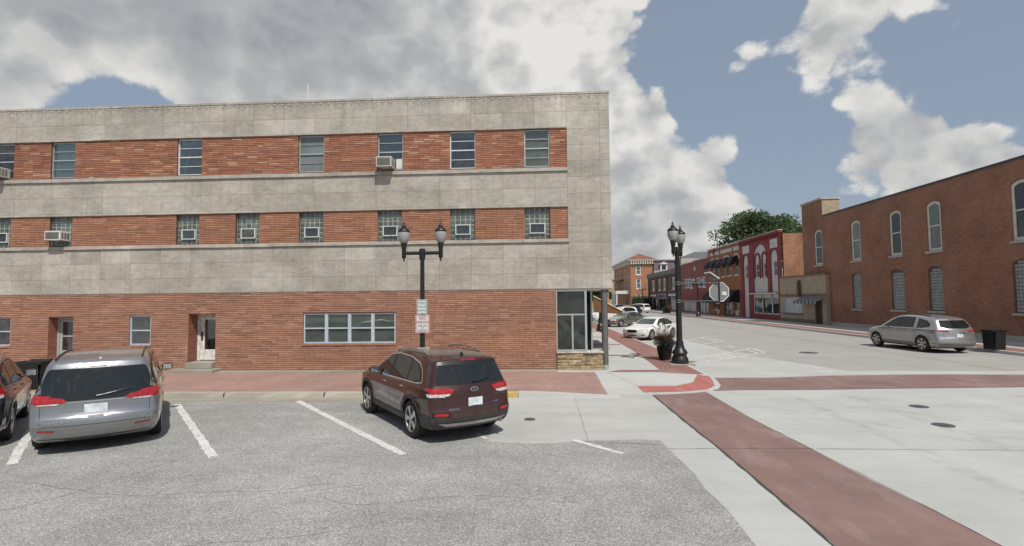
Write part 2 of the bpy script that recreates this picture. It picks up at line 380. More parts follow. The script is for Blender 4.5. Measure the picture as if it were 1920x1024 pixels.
M['mortar_dark'] = pmat('mortar_brick', (.12, .07, .05), .95, .2, 3, coords='pos')  # mortar colour darkened to carry the shadow lines between brick courses
BR = [(0, (.27, .142, .098)), (.12, (.335, .172, .115)), (.5, (.37, .19, .126)), (.85, (.40, .21, .14)), (1, (.45, .255, .17))]
M['brick_ground'] = m_veneer('roman_brick_ground', BR)
M['brick_mid'] = m_veneer('roman_brick_middle', [(0, (.255, .12, .077)), (.15, (.33, .155, .096)), (.8, (.38, .18, .11)), (1, (.44, .225, .14))])
M['brick_top'] = m_veneer('roman_brick_top', [(0, (.235, .096, .064)), (.25, (.31, .13, .08)), (.80, (.365, .16, .096)), (.92, (.41, .215, .125)), (1, (.48, .315, .19))])
M['brick_reveal'] = m_farbrick('brick_reveal', (.24, .088, .056), (.34, .13, .08), (.17, .10, .075), 'x', .15, .3, .07)
M['alu'] = pmat('aluminium_frame', (.52, .54, .55), .38, .08, 6, metal=.55, coords='pos')
M['white_frame'] = pmat('white_frame', (.60, .60, .58), .5, .12, 5, coords='pos')
M['blue_frame'] = pmat('blue_grey_frame', (.45, .50, .56), .5, .1, 5, coords='pos')
M['old_white'] = pmat('worn_white_paint', (.66, .66, .62), .6, .3, 7, coords='pos')
M['grey_door'] = pmat('grey_green_paint', (.38, .41, .39), .55, .12, 5, coords='pos')
M['glass'] = m_glass('window_glass', refl=.8)
M['glass_blind'] = m_glass('window_glass_over_blind', (.70, .74, .71), .35, .05)
M['glass_dim'] = m_glass('dusty_glass', (.45, .5, .48), 1.1, .12)
M['glass_shop'] = m_glass('shop_glass', (.50, .60, .55), .55, .05)
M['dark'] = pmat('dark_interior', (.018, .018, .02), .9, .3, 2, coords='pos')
M['interior'] = pmat('interior_grey', (.10, .108, .10), .9, .3, 1.5, coords='pos')
M['blind'] = pmat('window_blind', (.50, .51, .49), .9, .10, 2, coords='pos')
M['frost'] = pmat('frosted_panel', (.17, .19, .19), .45, .15, 2.5, coords='pos')
M['black_iron'] = pmat('black_painted_iron', (.012, .014, .013), .38, .2, 6, bump=.1, bscale=60)
M['black_plastic'] = pmat('black_plastic', (.018, .018, .019), .6, .2, 8, bump=.1)
M['rubber'] = pmat('tyre_rubber', (.022, .021, .020), .85, .25, 12, bump=.2)
M['chrome'] = pmat('chrome', (.75, .75, .76), .12, .04, 3, metal=1.0)
M['steel'] = pmat('column_steel', (.17, .165, .155), .45, .15, 5, metal=.45)
M['lamp_glass'] = pmat('lamp_globe', (.46, .46, .45), .35, .06, 6, **{'Transmission Weight': .35})
# ------------------------------------------------------------------ ground, roads, pavements
def sheet(name, poly, mat, zf=0.0, step=None, parent=None, kind='structure', skirt=None):
    bm = bmesh.new()
    tr = tessellate_polygon([[Vector((p[0], p[1], 0)) for p in poly]])
    vs = [bm.verts.new((p[0], p[1], 0)) for p in poly]
    for t in tr:
        try: bm.faces.new([vs[i] for i in t])
        except ValueError: pass
    bmesh.ops.dissolve_limit(bm, angle_limit=.01, verts=bm.verts[:], edges=bm.edges[:], delimit=set()) if not step else None
    if step:
        xs = [p[0] for p in poly]; ys = [p[1] for p in poly]
        for ax, lo, hi in ((0, max(min(xs), -30), min(max(xs), 40)), (1, max(min(ys), -10), min(max(ys), 60))):
            k = math.floor(lo/step)*step
            while k < hi:
                co = [0, 0, 0]; no = [0, 0, 0]; co[ax] = k; no[ax] = 1
                bmesh.ops.bisect_plane(bm, geom=bm.verts[:]+bm.edges[:]+bm.faces[:], plane_co=co, plane_no=no); k += step
    zfun = zf if callable(zf) else (lambda x, y: zf)
    for v in bm.verts: v.co.z = zfun(v.co.x, v.co.y)
    bmesh.ops.recalc_face_normals(bm, faces=bm.faces[:])
    if bm.faces and sum(f.normal.z for f in bm.faces) < 0: bmesh.ops.reverse_faces(bm, faces=bm.faces[:])
    if skirt is not None:
        be = [e for e in bm.edges if e.is_boundary]
        g = bmesh.ops.extrude_edge_only(bm, edges=be)
        for v in [x for x in g['geom'] if isinstance(x, bmesh.types.BMVert)]: v.co.z = skirt
    me = bpy.data.meshes.new(name); bm.to_mesh(me); bm.free()
    o = link(name, me, mat, parent)
    if parent is None: tag(o, kind=kind)
    return o
def ribbon(name, pts, w, z, mat, parent, jit=0.0, seg=.25):
    m = MB(); P = [Vector(p) for p in pts]; fine = []
    for a, b in zip(P, P[1:]):
        n = max(1, int((b-a).length/seg))
        for i in range(n): fine.append(a.lerp(b, i/n))
    fine.append(P[-1]); L = []
    for i, p in enumerate(fine):
        t = (fine[min(i+1, len(fine)-1)]-fine[max(i-1, 0)]).normalized(); nn = Vector((-t.y, t.x)); p = p + nn*random.uniform(-jit, jit)
        ww = w*(random.uniform(.45, 1.3) if jit else 1)/2; L.append((p+nn*ww, p-nn*ww))
    for (a, b), (c, d) in zip(L, L[1:]): m.quad((b.x, b.y, z), (d.x, d.y, z), (c.x, c.y, z), (a.x, a.y, z))
    return m.build(name, mat, parent)
ground = sheet('ground', rect(-2500, 2500, -2500, 2500), M['street'], -.05)
asph = sheet('asphalt_parking_street', [(-60, -30), (2.36, -30), (2.36, 5.2), (2.33, 5.9), (2.37, 6.9), (2.32, 7.6), (2.36, 8.2), (2.31, 9.1), (2.27, 10.1), (1.9, 10.17), (1.35, 10.12), (.72, 10.06), (.35, 9.93), (-.15, 9.86), (-.6, 9.92), (-1.02, 9.99), (-1.04, 12), (-1.05, 13.97), (-60, 13.97)], M['asphalt'], 0.0)
inter = sheet('concrete_intersection', [(-1.05, 9.7), (2.2, 9.7), (2.2, -30), (60, -30), (60, 15.6), (4, 15.6), (4, 14.9), (-1.05, 14.9)], M['concrete'], -.006)
lane = sheet('concrete_parking_lane', [(5.2, 15.2), (24, 15.2), (24, 19.2), (11.2, 19.5), (10.6, 22), (9.6, 25.1), (9.2, 45), (9.2, 175), (4, 175), (4, 16)], M['concrete'], -.010)
street = sheet('main_street', [(9.0, 18), (24, 18), (24, 400), (-60, 400), (-60, 176), (4, 176), (4, 170), (9.0, 170)], M['street'], -.014)
gut = sheet('gutter', [(-60, 13.9), (-1.0, 13.9), (-1.0, 14.7), (-60, 14.7)], M['gutter'], .004)
cw1 = sheet('stamped_crosswalk', [(3.16, -30), (4.95, -30), (4.95, 6.9), (4.84, 8), (4.80, 9.7), (4.70, 12), (4.76, 15.47), (6.2, 15.6), (7.6, 15.62), (10.8, 15.85), (14.3, 16.05), (22, 16.1), (22, 18.45), (16.3, 18.4), (13.1, 18.55), (10, 18.35), (7.8, 17.9), (5.4, 17.9), (4.9, 17.2), (4.4, 16.4), (3.15, 15.4), (3.15, 12), (3.2, 9.4)], M['cw'], 0.0)
# sidewalk height: flush at the corner ramp, a 0.13 m step elsewhere
def zw(x, y):
    a = max(min((y-15.3)/2.9, 1), min((1.6-x)/2.2, 1), 0); a = a*a*(3-2*a)
    return .015 + .115*a
ARC = [(1.9, 14.66), (2.79, 14.74), (3.6, 14.86), (4.37, 15.08), (4.9, 15.36), (5.27, 15.72), (5.5, 16.2), (5.62, 16.9), (5.66, 17.7), (5.67, 18.8), (5.72, 19.8), (5.85, 21), (6.05, 22.6), (6.12, 24.5), (6.12, 30), (6.12, 175)]
walk = sheet('sidewalk', [(-60, 14.62)] + ARC + [(-60, 175)], M['walk'], zw, .5, skirt=-.02)
pav = sheet('brick_pavers', [(-60, 14.66), (1.90, 14.70), (1.92, 18.45), (-60, 18.45)], M['paver'], lambda x, y: zw(x, y)+.004, .5)
red = sheet('red_sidewalk_band', [(2.35, 18.42), (2.86, 18.97), (4.30, 18.97), (4.42, 21.2), (4.62, 26.6), (4.7, 60), (4.7, 170), (6.0, 170), (6.0, 24.5), (5.93, 22.7), (5.72, 21), (5.6, 19.8), (5.55, 18.8), (5.54, 17.95), (5.30, 17.86), (4.95, 17.98), (4.1, 18.42)], M['redwalk'], lambda x, y: zw(x, y)+.004, .5)
for (y0, y1) in ((23.6, 24.0), (29.2, 29.6), (35, 35.4), (41, 41.4)):
    sheet('red_band', rect(2.2, 4.52, y0, y1), M['redwalk'], .139, parent=red)
tac = tag(thing('tactile_paving', 'pinkish red tactile warning pads curving round the corner ramp', 'tactile paving', (0, 0, 0)), kind=None)
for nm, pl in (('pad', [(2.98, 16.04), (2.97, 15.10), (4.16, 15.24), (4.09, 16.05)]), ('pad', [(4.11, 16.06), (4.19, 15.25), (4.9, 15.56), (5.28, 16.1), (5.5, 16.95), (5.56, 17.5), (5.30, 17.8), (4.79, 16.58)])):
    sheet(nm, pl, M['tactile'], lambda x, y: zw(x, y)+.006, .25, parent=tac)
dm = MB()
def inpoly(x, y, pl):
    r = False; j = len(pl)-1
    for i in range(len(pl)):
        if (pl[i][1] > y) != (pl[j][1] > y) and x < (pl[j][0]-pl[i][0])*(y-pl[i][1])/(pl[j][1]-pl[i][1])+pl[i][0]: r = not r
        j = i
    return r
TP = [[(2.98, 16.04), (2.97, 15.10), (4.16, 15.24), (4.09, 16.05)], [(4.11, 16.06), (4.19, 15.25), (4.9, 15.56), (5.28, 16.1), (5.5, 16.95), (5.56, 17.5), (5.30, 17.8), (4.79, 16.58)]]
y = 15.1
while y < 17.9:
    x = 2.9
    while x < 5.7:
        if any(inpoly(x, y, p) for p in TP):
            z = zw(x, y)+.006; q = .016; s = .026
            dm.add([(x-s, y-s, z), (x+s, y-s, z), (x+s, y+s, z), (x-s, y+s, z), (x-q, y-q, z+.008), (x+q, y-q, z+.008), (x+q, y+q, z+.008), (x-q, y+q, z+.008)], [(4, 5, 6, 7), (0, 1, 5, 4), (1, 2, 6, 5), (2, 3, 7, 6), (3, 0, 4, 7)])
        x += .085
    y += .085
tag(dm.build('domes', M['tactile'], tac), kind='stuff')
# kerb stones along the parking street, worn and uneven
kerb = tag(empty('kerb'), kind='structure')
x = -32.0
while x < -1.15:
    L = min(random.uniform(2.6, 3.2), -1.1-x); m = MB(); n = 9; top = []; bot = []
    for i in range(n+1):
        xx = x+.012+(L-.024)*i/n; c = random.choice((0, .01, .02, .05))*random.random()
        top.append((xx, 14.44+c, .134-random.uniform(0, .012))); bot.append((xx, 14.42+random.uniform(-.004, .004), -.02))
    for i in range(n):
        m.quad(bot[i], bot[i+1], top[i+1], top[i]); m.quad(top[i], top[i+1], (top[i+1][0], 14.66, .137), (top[i][0], 14.66, .137))
    m.build('kerb_stone', M['kerb'], kerb, fix=False); x += L
m = MB(); m.bevbox(-1.1, -.62, 14.42, 14.66, -.02, .138, .012); tag(m.build('kerb_stone', M['painty'], kerb), 'kerb end painted yellow')
m = MB(); P = [(-.61, .134), (0, .125), (.8, .085), (1.6, .04), (2.2, .012)]
for (a, za), (b, zb) in zip(P, P[1:]):
    m.quad((a, 14.44, -.02), (b, 14.44, -.02), (b, 14.46, zb), (a, 14.46, za)); m.quad((a, 14.46, za), (b, 14.46, zb), (b, 14.68, zb+.004), (a, 14.68, za+.004))
m.build('kerb_stone', M['walk'], kerb, fix=False)
# far side of the main street
fw = sheet('far_sidewalk', [(21.25, 17.0), (40, 17.0), (40, 180), (21.6, 180), (21.35, 60)], M['walk'], .13, skirt=-.03)
sheet('far_red_band', [(21.5, 17.2), (22.9, 17.2), (22.9, 128), (21.75, 128), (21.55, 60)], M['redwalk'], .136)
# painted lines
def line(label, a, b, w=.12, mat=None, kind='paint', jit=True, z=.005):
    a = Vector(a); b = Vector(b); d = (b-a); n = int(d.length/.18); d.normalize(); nn = Vector((-d.y, d.x)); m = MB(); prev = None
    for i in range(n+1):
        p = a.lerp(b, i/n); wa = w/2*(random.uniform(.8, 1.12) if jit else 1); wb = w/2*(random.uniform(.8, 1.12) if jit else 1)
        cur = (p+nn*wa, p-nn*wb)
        if prev and not (jit and random.random() < .012): m.quad((prev[1].x, prev[1].y, z), (cur[1].x, cur[1].y, z), (cur[0].x, cur[0].y, z), (prev[0].x, prev[0].y, z))
        prev = cur
    return tag(m.build('painted_line', mat or M['paintw'], fix=False), label, 'road marking', 'parking bay lines' if kind == 'bay' else None)
line('worn white parking line left of the maroon car, across the empty bay', (-6.62, 13.9), (-2.31, 8.99), .16, kind='bay')
line('worn white parking line just right of the silver minivan', (-9.75, 13.5), (-5.75, 8.9), .16, kind='bay')
line('white parking line partly hidden under the left side of the silver minivan', (-13.2, 13.2), (-9.0, 8.45), .16, kind='bay')
line('short stub of white parking line beside the concrete patch', (.62, 10.1), (1.42, 9.24), .13, kind='bay')
line('tiny worn white line stub at the maroon car rear bumper', (-1.32, 10.6), (-1.05, 10.15), .10, kind='bay')
def aisle(label, A, B, C, D, n):
    """striped no parking aisle: outline A-B-C-D plus cross bars between the long sides A-B and D-C"""
    t = thing('striped_aisle', label, 'road marking', group='striped access aisles')
    def seg(a, b, w=.12):
        a = Vector(a); b = Vector(b); d = (b-a).normalized(); q = Vector((-d.y, d.x))*w/2; m = MB()
        m.quad((a.x-q.x, a.y-q.y, -.005), (b.x-q.x, b.y-q.y, -.005), (b.x+q.x, b.y+q.y, -.005), (a.x+q.x, a.y+q.y, -.005)); m.build('stripe', M['paintw'], t, fix=False)
    seg(A, B); seg(B, C); seg(C, D); A, B, C, D = map(Vector, (A, B, C, D))
    for i in range(n):
        k = (i+.35)/n; seg(A.lerp(B, k), D.lerp(C, min(1, k+.02)))
aisle('near white striped aisle on the street beside the corner lamp post', (6.5, 23.2), (11.28, 28.21), (11.0, 26.0), (7.0, 22.3), 5)
aisle('far white striped aisle on the street next to the white sedan', (7.3, 30.6), (11.55, 36.6), (11.4, 32.9), (8.0, 28.9), 4)
isa = thing('wheelchair_symbol', 'faint white wheelchair symbol painted between the striped aisles', 'road marking', (10.3, 29.3, -.008), R(-40))
m = MB(); m.lathe([(.42, 0), (.52, 0)], 24, (0, -.2, 0)); m.build('wheel', M['paintw'], isa)
m = MB(); m.box(-.06, .06, -.1, .62, 0, .001); m.box(-.06, .5, .05, .16, 0, .001); m.box(.4, .52, -.5, .1, 0, .001); m.build('figure', M['paintw'], isa)
m = MB(); m.lathe([(0, 0), (.12, 0)], 14, (0, .82, 0)); m.build('head', M['paintw'], isa)
for i, (a, b) in enumerate((((16.7, 19.5), (16.9, 130)), ((16.95, 19.5), (17.15, 130)))):
    line('faded yellow centre line of the main street, %s of the pair' % ('left' if i == 0 else 'right'), a, b, .1, M['painty2'], jit=False, z=-.009)
line('white gutter edge line along the far red brick sidewalk', (21.05, 17.2), (21.2, 120), .14, M['walk'], jit=False, z=-.009)
# expansion joints and cracks
def jl(pts, w=.012, z=.003, parent=inter, jit=.01): return ribbon('joint', pts, w, z, M['tar'], parent, jit)
jl([(2.3, 9.55), (3.2, 9.6)]); jl([(4.9, 9.6), (9, 9.55), (20, 9.5), (34, 9.4)]); jl([(3.2, 9.58), (4.85, 9.62)], .014, .004, cw1)
jl([(3.17, -2), (3.17, 6), (3.2, 9.4), (3.16, 12), (3.16, 14.9)], .045, .004, cw1, .008)
jl([(4.94, -2), (4.94, 6.9), (4.80, 9.6), (4.70, 12), (4.76, 15.4)], .012, .004, cw1, .008)
jl([(4.8, 15.48), (7.6, 15.6), (10.8, 15.83), (14.3, 16.03), (22, 16.08)], .015, .003, cw1, .006); jl([(5.7, 17.95), (7.8, 17.93), (10, 18.38), (13.1, 18.58), (22, 18.5)], .02, .004, cw1, .01)
ribbon('joint', [(.9, 10.1), (.95, 14.6)], .008, .003, M['slab'], inter, .004); ribbon('joint', [(8.2, 14.6), (11.2, 12.4), (15, 11.2)], .008, .003, M['slab'], inter, .02)
sheet('joint', [(3.30, 14.84), (3.315, 14.84), (2.315, 18.4), (2.30, 18.4)], M['gutter'], lambda x, y: zw(x, y)+.003, .25, parent=walk)
def chaikin0(P):
    for _ in range(2):
        Q = [P[0]]
        for a, b in zip(P, P[1:]): Q += [(a[0]*.75+b[0]*.25, a[1]*.75+b[1]*.25), (a[0]*.25+b[0]*.75, a[1]*.25+b[1]*.75)]
        P = Q+[P[-1]]
    return P
def ck(pts, w=.022, mt='crack'):
    w *= .55; pts = chaikin0(pts)
    jt = []
    P = [Vector(p) for p in pts]
    for a, b in zip(P, P[1:]):
        n = max(1, int((b-a).length/.5)); q = Vector((-(b-a).y, (b-a).x)).normalized()
        for i in range(n): jt.append(tuple(a.lerp(b, i/n)+q*random.uniform(-.035, .035)))
    jt.append(tuple(P[-1])); return ribbon('crack', jt, w, .003, M[mt], asph, .012, .08)
ck([(-9.0, 6.0), (-7.1, 6.4), (-6.7, 7.2), (-6.4, 8.2), (-6.3, 9.2)], .016); ck([(-8.7, 7.7), (-7.3, 7.5), (-5.8, 7.05), (-5.2, 7.25), (-3.9, 7.35), (-3.1, 7.75)], .02, 'crack2'); ck([(-6.6, 7.05), (-4.2, 7.1), (-2.4, 7.7)], .012, 'crack2')
ck([(-3.3, 8.2), (-3.1, 7.2), (-2.6, 6.85), (-2.0, 6.95), (-1.0, 7.3), (.1, 7.1), (.5, 7.05)], .016, 'crack2'); ck([(-1.2, 9.9), (-1.05, 8.4), (-.85, 7.0), (-.75, 5.4), (-.9, 3.5)], .016, 'crack2')
ck([(-.45, 9.95), (-.1, 9.3), (.4, 9.0)], .012, 'crack2'); ck([(.6, 10.02), (1.3, 9.95), (2.2, 9.8)], .05); ck([(-6.4, 13.9), (-5.6, 13.2), (-5.2, 13.7), (-4.6, 13.8)], .014); ck([(-9.6, 12.5), (-8.2, 13.1), (-7.0, 13.6)], .014, 'crack2')
ck([(-20, 13.98), (-10, 13.98), (-1.1, 13.98)], .045); ck([(.3, 4.4), (.1, 6), (.5, 8)], .012, 'crack2'); ck([(-4.4, 5.6), (-2.6, 6.0), (-1.9, 6.4)], .012, 'crack2')
M['tyre_mark'] = None
_t = NT('tyre_mark'); _n = _t.noise(_t.pos(), 3.0, 4, .6); _tr = _t.n('ShaderNodeBsdfTransparent'); _m = _t.n('ShaderNodeMixShader', {0: _t.rng(_n, .4, .7, .0, .11), 1: _tr.outputs[0], 2: _t.b.outputs[0]}); _t.t.links.new(_m.outputs[0], _t.out.inputs[0]); M['tyre_mark'] = _t.fin((.10, .10, .095), .9)
def arcpts(cx, cy, r, a0, a1, n=14): return [(cx+r*math.cos(R(a0+(a1-a0)*i/n)), cy+r*math.sin(R(a0+(a1-a0)*i/n))) for i in range(n+1)]
for pts, w in ((arcpts(1.0, 7.0, 7.6, 8, 62), .20), (arcpts(1.0, 7.0, 9.3, 12, 60), .22), (arcpts(14, 22, 11, 196, 262), .22), (arcpts(14, 22, 12.7, 200, 265), .2), ([(6.2, -2), (6.5, 8), (6.9, 15)], .3), ([(8.0, -2), (8.2, 8), (8.4, 15)], .3), ([(12.5, -2), (12.8, 15)], .35), ([(14.3, -2), (14.6, 15)], .35), ([(-1, 12.6), (1, 12.4), (3, 12.5)], .22)):
    ribbon('tyre_mark', pts, w, .0045, M['tyre_mark'], inter, .02, .4)
for (x, y, r) in ((-6.6, 11.2, .35), (-3.6, 12.0, .25), (-7.4, 12.4, .18), (-1.9, 8.6, .2), (-5.2, 10.2, .15), (.4, 7.2, .16), (-9.9, 7.6, .3)):
    m = MB(); n = 18; m.add([(x, y, .0035)]+[(x+r*random.uniform(.55, 1.1)*math.cos(6.283*i/n), y+r*random.uniform(.4, .8)*math.sin(6.283*i/n), .0035) for i in range(n)], [(0, i+1, (i+1) % n+1) for i in range(n)]); m.build('oil_stain', M['tyre_mark'], asph, fix=False)
for xx in (13.2, 22.5): ribbon('joint', [(xx, -4), (xx+.05, 15.5)], .010, .003, M['slab'], inter, .004)
ribbon('joint', [(4.9, 3.6), (24, 3.5)], .010, .003, M['slab'], inter, .004)
for yy in (26.5, 32, 38, 44, 52, 60): ribbon('joint', [(6.2, yy), (9.4, yy+.05)], .02, .003, M['slab'], lane, .004)
def manhole(label, x, y, r, mat='steel', z=-.002):
    t = thing('manhole_cover', label, 'manhole cover', (x, y, z), group='iron covers in the road')
    m = MB(); m.lathe([(0, .004), (r*.86, .004), (r*.86, .001)], 24); m.build('lid', M['iron_lid'], t)
    m = MB(); m.lathe([(r*.88, .003), (r, .006), (r, 0)], 24); m.build('ring', M['iron_lid'], t)
    m = MB()
    for i in range(-2, 3): m.box(-r*.55, r*.55, i*r*.24-.012, i*r*.24+.012, .004, .009)
    m.build('ribs', M['iron_lid'], t)
M['iron_lid'] = pmat('cast_iron_lid', (.10, .11, .11), .6, .3, 20, metal=.3)
manhole('small round iron cover in the concrete patch by the maroon car', -.25, 11.84, .13)
manhole('iron cover in the intersection, the farther of the two on the right', 9.24, 13.25, .2)
manhole('iron cover in the intersection, the nearer of the two on the right', 8.4, 11.37, .2)
manhole('dark manhole cover in the main street lane before the beige shop', 13.03, 25.9, .42, z=-.010)
# ------------------------------------------------------------------ corner building (limestone bands, roman brick)
YF = 19.0; XL = -27.0; XB = 1.10; XC = 2.68
bld = thing('corner_building', 'three storey corner building with limestone bands, orange roman brick and glass block windows', 'building', (0, 0, 0))
TF = lambda u, v, d: (u, YF+d, v)
W3 = [(-24.4, -23.4), (-21.6, -20.62), (-19.1, -18.1), (-13.95, -12.95), (-9.14, -8.13), (-6.06, -5.08), (-3.3, -2.31), (-.49, .46)]
W2 = [(-21.6, -20.64), (-19.05, -18.12), (-13.92, -13.0), (-11.57, -10.63), (-9.08, -8.14), (-6.05, -5.12), (-3.29, -2.35), (-.51, .45)]
Z3 = (7.66, 9.08); Z2 = (4.97, 6.12)
G1 = [(-21.4, -20.5, 1.13, 2.24), (-15.69, -14.84, 1.13, 2.24), (-8.89, -5.35, 1.15, 2.28)]
DOORS = [(-18.95, -17.95, .16, 2.20), (-13.35, -12.28, .16, 2.28)]
# roman brick laid course by course
def veneer(name, u0, u1, z0, z1, holes, mat, Lb=.40, course=.070, joint=.016, y=YF):
    V = []; F = []; n = int(round((z1-z0)/course)); ch = (z1-z0)/n
    for c in range(n):
        a, b = z0+c*ch, z0+(c+1)*ch-joint; segs = [(u0, u1)]
        for (h0, h1, k0, k1) in holes:
            if k1 > a+.01 and k0 < b-.01:
                ns = []
                for (s, e) in segs:
                    if h1 <= s or h0 >= e: ns.append((s, e))
                    else:
                        if h0 > s: ns.append((s, h0))
                        if h1 < e: ns.append((h1, e))
                segs = ns
        for (s, e) in segs:
            x = s - (random.uniform(0, Lb) if (s == u0) else random.choice((0, Lb/2, Lb/3)))
            while x < e-.02:
                L = Lb if random.random() < .9 else Lb/2
                p, q = max(x, s), min(x+L-joint*.6, e); x += L
                if q-p < .02: continue
                pr = random.uniform(-.002, .008); i = len(V); yf = y-pr; t = random.uniform(-.0012, .0012)
                V += [(p, yf, a+t), (q, yf, a+t), (q, yf, b+t), (p, yf, b+t), (p, y+.02, a+t), (q, y+.02, a+t), (q, y+.02, b+t), (p, y+.02, b+t)]
                F += [(i, i+1, i+2, i+3), (i, i+4, i+5, i+1), (i+3, i+2, i+6, i+7), (i, i+3, i+7, i+4), (i+1, i+5, i+6, i+2)]
    me = bpy.data.meshes.new(name); me.from_pydata(V, [], F)
    return tag(link(name, me, mat, bld), kind='stuff')
veneer('brick_course', XL, XB, 7.56, 9.12, [(a, b, Z3[0]-.1, 9.2) for a, b in W3], M['brick_top'])
veneer('brick_course', XL, XB, 4.93, 6.16, [(a, b, 4.9, 6.2) for a, b in W2], M['brick_mid'])
veneer('brick_course', XL, .62, .13, 3.09, G1 + [(a, b, 0, d) for a, b, c, d in DOORS], M['brick_ground'])
# backing walls with the real openings
hol = [rect(a, b, *Z3) for a, b in W3] + [rect(a, b, *Z2) for a, b in W2]
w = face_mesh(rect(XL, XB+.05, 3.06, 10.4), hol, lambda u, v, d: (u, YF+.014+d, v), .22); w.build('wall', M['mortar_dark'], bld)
hol = [rect(*g) for g in G1] + [rect(a, b, c, d) for a, b, c, d in DOORS]
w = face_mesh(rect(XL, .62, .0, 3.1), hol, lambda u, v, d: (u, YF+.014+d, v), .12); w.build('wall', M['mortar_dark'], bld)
m = MB()
m.box(XL, XC-.03, YF+.25, 34, 10.0, 10.12); m.build('roof', M['concrete'], bld)
m = MB(); m.box(XL, XC-.05, 33.7, 34, 0, 10.4); m.box(XL, XL+.3, YF+.3, 33.6, 0, 10.4); m.build('wall', M['brick_reveal'], bld)
m = MB(); m.box(XC-.33, XC-.04, YF+.35, 33.6, 3.08, 10.38); m.build('wall', M['mortar'], bld)
m = MB(); m.box(XL, XC-.06, YF+.4, 33.6, 3.10, 3.3); m.box(XL, XC-.4, YF+.6, 33.6, 6.2, 6.4); m.build('floor_slab', M['interior'], bld)
m = MB(); m.box(XL+.4, XC-.5, YF+1.6, YF+1.7, 3.4, 9.9); m.box(XL+.4, .4, YF+1.6, YF+1.7, .05, 3.05); m.build('partition', M['interior'], bld)
# limestone backing and panels
m = MB(); yb = YF-.012
for (a, b, z0, z1) in ((XL, XB, 9.10, 10.40), (XL, XB, 6.14, 7.55), (XL, XB, 3.07, 4.89), (XB, XC-.03, 3.07, 10.40)): m.box(a, b, yb, YF+.24, z0, z1)
m.build('panel_backing', M['mortar'], bld)
YP = YF-.032; PW = 1.20
def panel(u0, u1, z0, z1, y=YP):
    j = .003; pr = random.uniform(0, .004); mm = MB(); x0, x1, a, b = u0+j, u1-j, z0+j, z1-j; yf = y-pr; c = .002
    mm.add([(x0, yf+c, a), (x1, yf+c, a), (x1, yf+c, b), (x0, yf+c, b), (x0+c, yf, a+c), (x1-c, yf, a+c), (x1-c, yf, b-c), (x0+c, yf, b-c), (x0, yb+.001, a), (x1, yb+.001, a), (x1, yb+.001, b), (x0, yb+.001, b)],
           [(4, 5, 6, 7), (0, 1, 5, 4), (1, 2, 6, 5), (2, 3, 7, 6), (3, 0, 4, 7), (8, 9, 1, 0), (9, 10, 2, 1), (10, 11, 3, 2), (11, 8, 0, 3)])
    mm.build('stone_panel', M['limestone'], bld, fix=False)
us = [XB-PW*i for i in range(0, 24)]; us = us[::-1]; us[0] = XL
for zs in ((9.16, 9.72, 10.36), (6.22, 6.84, 7.46), (3.10, 3.66, 4.25, 4.81)):
    for z0, z1 in zip(zs, zs[1:]):
        for u0, u1 in zip(us, us[1:]):
            if u1-u0 > .1: panel(u0, u1, z0, z1)
zz = [3.10, 3.66, 4.25, 4.81, 5.42, 6.03, 6.62, 7.25, 7.86, 8.45, 9.05, 9.72, 10.36]
for z0, z1 in zip(zz, zz[1:]): panel(XB, 2.31, z0, z1); panel(2.31, XC, z0, z1)
m = MB()                                   # street side panels of the corner pier
for z0, z1 in zip(zz, zz[1:]): m.box(XC-.05, XC, YF-.02, 33.6, z0+.004, z1-.004)
m.build('side_cladding', M['limestone'], bld)
def strip(name, u0, u1, z0, z1, pr, seg=1.2):
    x = u0
    while x < u1-.05:
        q = min(x+seg, u1); mm = MB(); dz = random.uniform(-.004, .004); mm.bevbox(x+.003, q-.003, YP-pr, YF+.1, z0+dz, z1+dz, .006); mm.build(name, M['limestone'], bld); x = q
strip('lintel_course', XL, XB, 9.095, 9.157, .025, 2.4); strip('lintel_course', XL, XB, 6.135, 6.215, .025, 2.4)
strip('sill_course', XL, XB+.03, 7.465, 7.60, .06, 2.4); strip('sill_course', XL, XB+.03, 4.815, 4.94, .06, 2.4)
strip('coping', XL, XC+.02, 10.362, 10.45, .018, 2.4)
# string of small lights under the coping
M['stone_wire'] = pmat('grey_wire', (.32, .30, .26), .8)
sl = thing('string_lights', 'string of small bulbs strung along the top edge of the limestone parapet', 'string lights', (0, 0, 0))
m = MB(); x = XL
while x < XC: m.tube([(x, YP-.03, 10.34), (x+.15, YP-.035, 10.32), (x+.3, YP-.03, 10.34)], .004, 4); x += .3
m.build('wire', M['stone_wire'], sl); m = MB(); x = XL
while x < XC: m.lathe([(.0, -.04), (.014, -.028), (.016, -.012), (.01, .0), (.008, .02)], 8, (x+.15, YP-.045, 10.30)); x += .3
tag(m.build('bulbs', pmat('bulb', (.7, .6, .42), .3), sl), kind='stuff')
an = thing('antenna', 'thin white antenna rod standing on the roof of the corner building', 'antenna', (-9.35, 20.2, 10.12))
m = MB(); m.tube([(0, 0, .1), (0, 0, 1.5)], .026, 6); m.build('rod', M['white_frame'], an); m = MB(); m.box(-.12, .12, -.12, .12, 0, .1); m.build('base', M['steel'], an)

